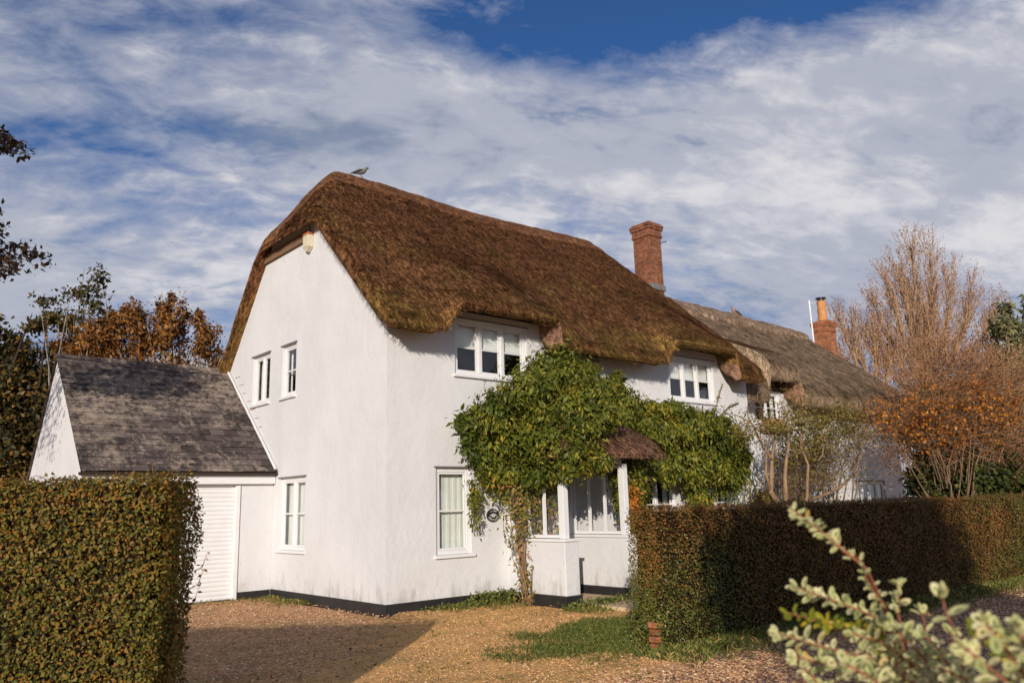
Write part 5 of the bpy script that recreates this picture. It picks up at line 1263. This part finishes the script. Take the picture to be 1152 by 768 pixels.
lp = np.array(scat(lambda: (random.uniform(-5, 11), random.uniform(-7.5, -.3)), 1100)+scat(lambda: (random.gauss(-1.2, 1.5), 3.95-abs(random.gauss(0, .2))), 160)+scat(lambda: (random.uniform(1, 9), -5.5+random.gauss(0, .25)), 700)); lp = lp[~((lp[:, 1] > -5.1) & (lp[:, 0] > .3) & (lp[:, 1] < -3.9))]; lp[:, 2] += .012
V, F = leaf_quads(lp, RNG.normal(0, .35, lp.shape)+[0, 0, 1], .045, .03, None, .3); lo = np_mesh('fallen_leaves', V, F, 'climber_leaf', None); tag(lo, kind='stuff')

# ============================================================ LIGHT, SKY, CAMERA
EL, AZ = rad(14.6), rad(222.5)     # direction towards the sun
sd = Vector((math.cos(AZ)*math.cos(EL), math.sin(AZ)*math.cos(EL), math.sin(EL)))
su = bpy.data.lights.new('Sun', 'SUN'); su.energy = 4.65; su.angle = rad(.5); su.color = (1, .90, .765)
so = bpy.data.objects.new('Sun', su); COL.objects.link(so); so.rotation_euler = (-sd).to_track_quat('-Z', 'Y').to_euler(); so.location = (-30, -25, 20)

w = bpy.data.worlds.new('World'); sc.world = w; w.use_nodes = True
nt = w.node_tree; nt.nodes.clear()
class WT(NT):
    def __init__(s, t): s.t = t; s.n = t.nodes; s.l = t.links
x = WT(nt)
sky = x.node('ShaderNodeTexSky', sky_type='NISHITA', sun_disc=False, sun_elevation=EL, sun_rotation=PI/2-AZ, altitude=50, air_density=1.0, dust_density=.6, ozone_density=2.5)
tc = x.node('ShaderNodeTexCoord').outputs['Generated']
s3 = x.sep(tc); zz = x.math('MAXIMUM', x.math('ADD', s3[2], .34), .05)
pu = x.math('DIVIDE', s3[0], zz); pv = x.math('DIVIDE', s3[1], zz)
a_ = rad(-30)
u = x.math('ADD', x.math('MULTIPLY', pu, math.cos(a_)), x.math('MULTIPLY', pv, math.sin(a_)))
v = x.math('ADD', x.math('MULTIPLY', pu, -math.sin(a_)), x.math('MULTIPLY', pv, math.cos(a_)))
def P_(su_, sv_, w_): return x.node('ShaderNodeCombineXYZ', {0: x.math('MULTIPLY', u, su_), 1: x.math('MULTIPLY', v, sv_), 2: w_}).outputs[0]
big = x.noise(1.0, 4, .5, P_(.75, 1.5, 5.2), .3)
mid = x.noise(4.6, 6, .6, P_(.6, 1.2, 1.7), .5)
fine = x.noise(17, 5, .62, P_(.7, 1.1, 2.0), .4)
cov = x.math('ADD', x.math('ADD', x.math('MULTIPLY', big, 1.35), x.math('MULTIPLY', mid, .66)), x.math('MULTIPLY', fine, .34))
hi_ = x.ramp(s3[2], [(.44, 0), (.58, 1)])
side = x.math('ADD', x.math('MULTIPLY', s3[0], .045), x.math('MULTIPLY', s3[1], -.035))
# a clear gap in the cloud high over the cottage
def dot_(a, b, c): return x.math('ADD', x.math('ADD', x.math('MULTIPLY', s3[0], a), x.math('MULTIPLY', s3[1], b)), x.math('MULTIPLY', s3[2], c))
gap = x.ramp(dot_(.665, .485, .566), [(.87, 0), (.975, 1)])
gap = x.math('MULTIPLY', gap, x.ramp(s3[2], [(.43, 0), (.53, 1)]))
gap2 = x.ramp(dot_(.17, .87, .47), [(.965, 0), (.998, 1)])
cov = x.math('SUBTRACT', x.math('SUBTRACT', x.math('ADD', cov, -.165), x.math('MULTIPLY', hi_, .10)), x.math('MULTIPLY_ADD', gap, .50, x.math('MULTIPLY', gap2, .36)))
behind = x.ramp(dot_(-.655, -.755, 0), [(.05, 0), (.55, 1)])      # unseen sky behind the camera cleared of cloud to cut the fill light
cov = x.math('SUBTRACT', cov, x.math('MULTIPLY', behind, .30))
mask = x.ramp(cov, [(.64, 0), (.94, 1)])
cloudc = x.ramp(x.math('ADD', x.math('ADD', x.math('MULTIPLY', mid, .45), x.math('MULTIPLY', x.noise(1.9, 4, .5, P_(.7, 1.6, 9.0), .4), .55)), x.math('MULTIPLY_ADD', x.math('SUBTRACT', fine, .5), .34, side)), [(.30, (2.3, 2.8, 3.9)), (.49, (4.6, 4.8, 5.6)), (.68, (7.6, 7.4, 7.6))])
cloudc.node.color_ramp.interpolation = 'EASE'
skyc = x.mix(1.0, sky.outputs[0], (.36, .60, .95), 'MULTIPLY')
col = x.mix(x.math('MULTIPLY_ADD', mask, .94, .0), skyc, cloudc)
bg = x.node('ShaderNodeBackground', {'Color': col, 'Strength': .10}); ow = x.node('ShaderNodeOutputWorld'); x.l.new(bg.outputs[0], ow.inputs[0])

cam = bpy.data.cameras.new('Camera'); co = bpy.data.objects.new('Camera', cam); COL.objects.link(co); sc.camera = co
rt_ = Vector((0.7583011, -0.6513339, -0.0272690)); up_ = Vector((-0.1112735, -0.1705369, 0.9790482)); fw_ = Vector((0.6423376, 0.7393790, 0.2017946))
mt = Matrix((rt_, up_, -fw_)).transposed().to_4x4(); mt.translation = Vector((-6.7015, -10.7891, 1.6)); co.matrix_world = mt
cam.sensor_width = 36; cam.lens = 892.866/1152*36; cam.clip_start = .05; cam.clip_end = 3000
cam.dof.use_dof = True; cam.dof.focus_distance = 14.0; cam.dof.aperture_fstop = 4.5
sc.view_settings.view_transform = 'Standard'; sc.view_settings.look = 'None'; sc.view_settings.exposure = 0; sc.view_settings.gamma = 1; sc.view_settings.use_curve_mapping = False
sc.render.engine = 'CYCLES'; sc.cycles.max_bounces = 6; sc.cycles.transparent_max_bounces = 12; sc.cycles.transmission_bounces = 4
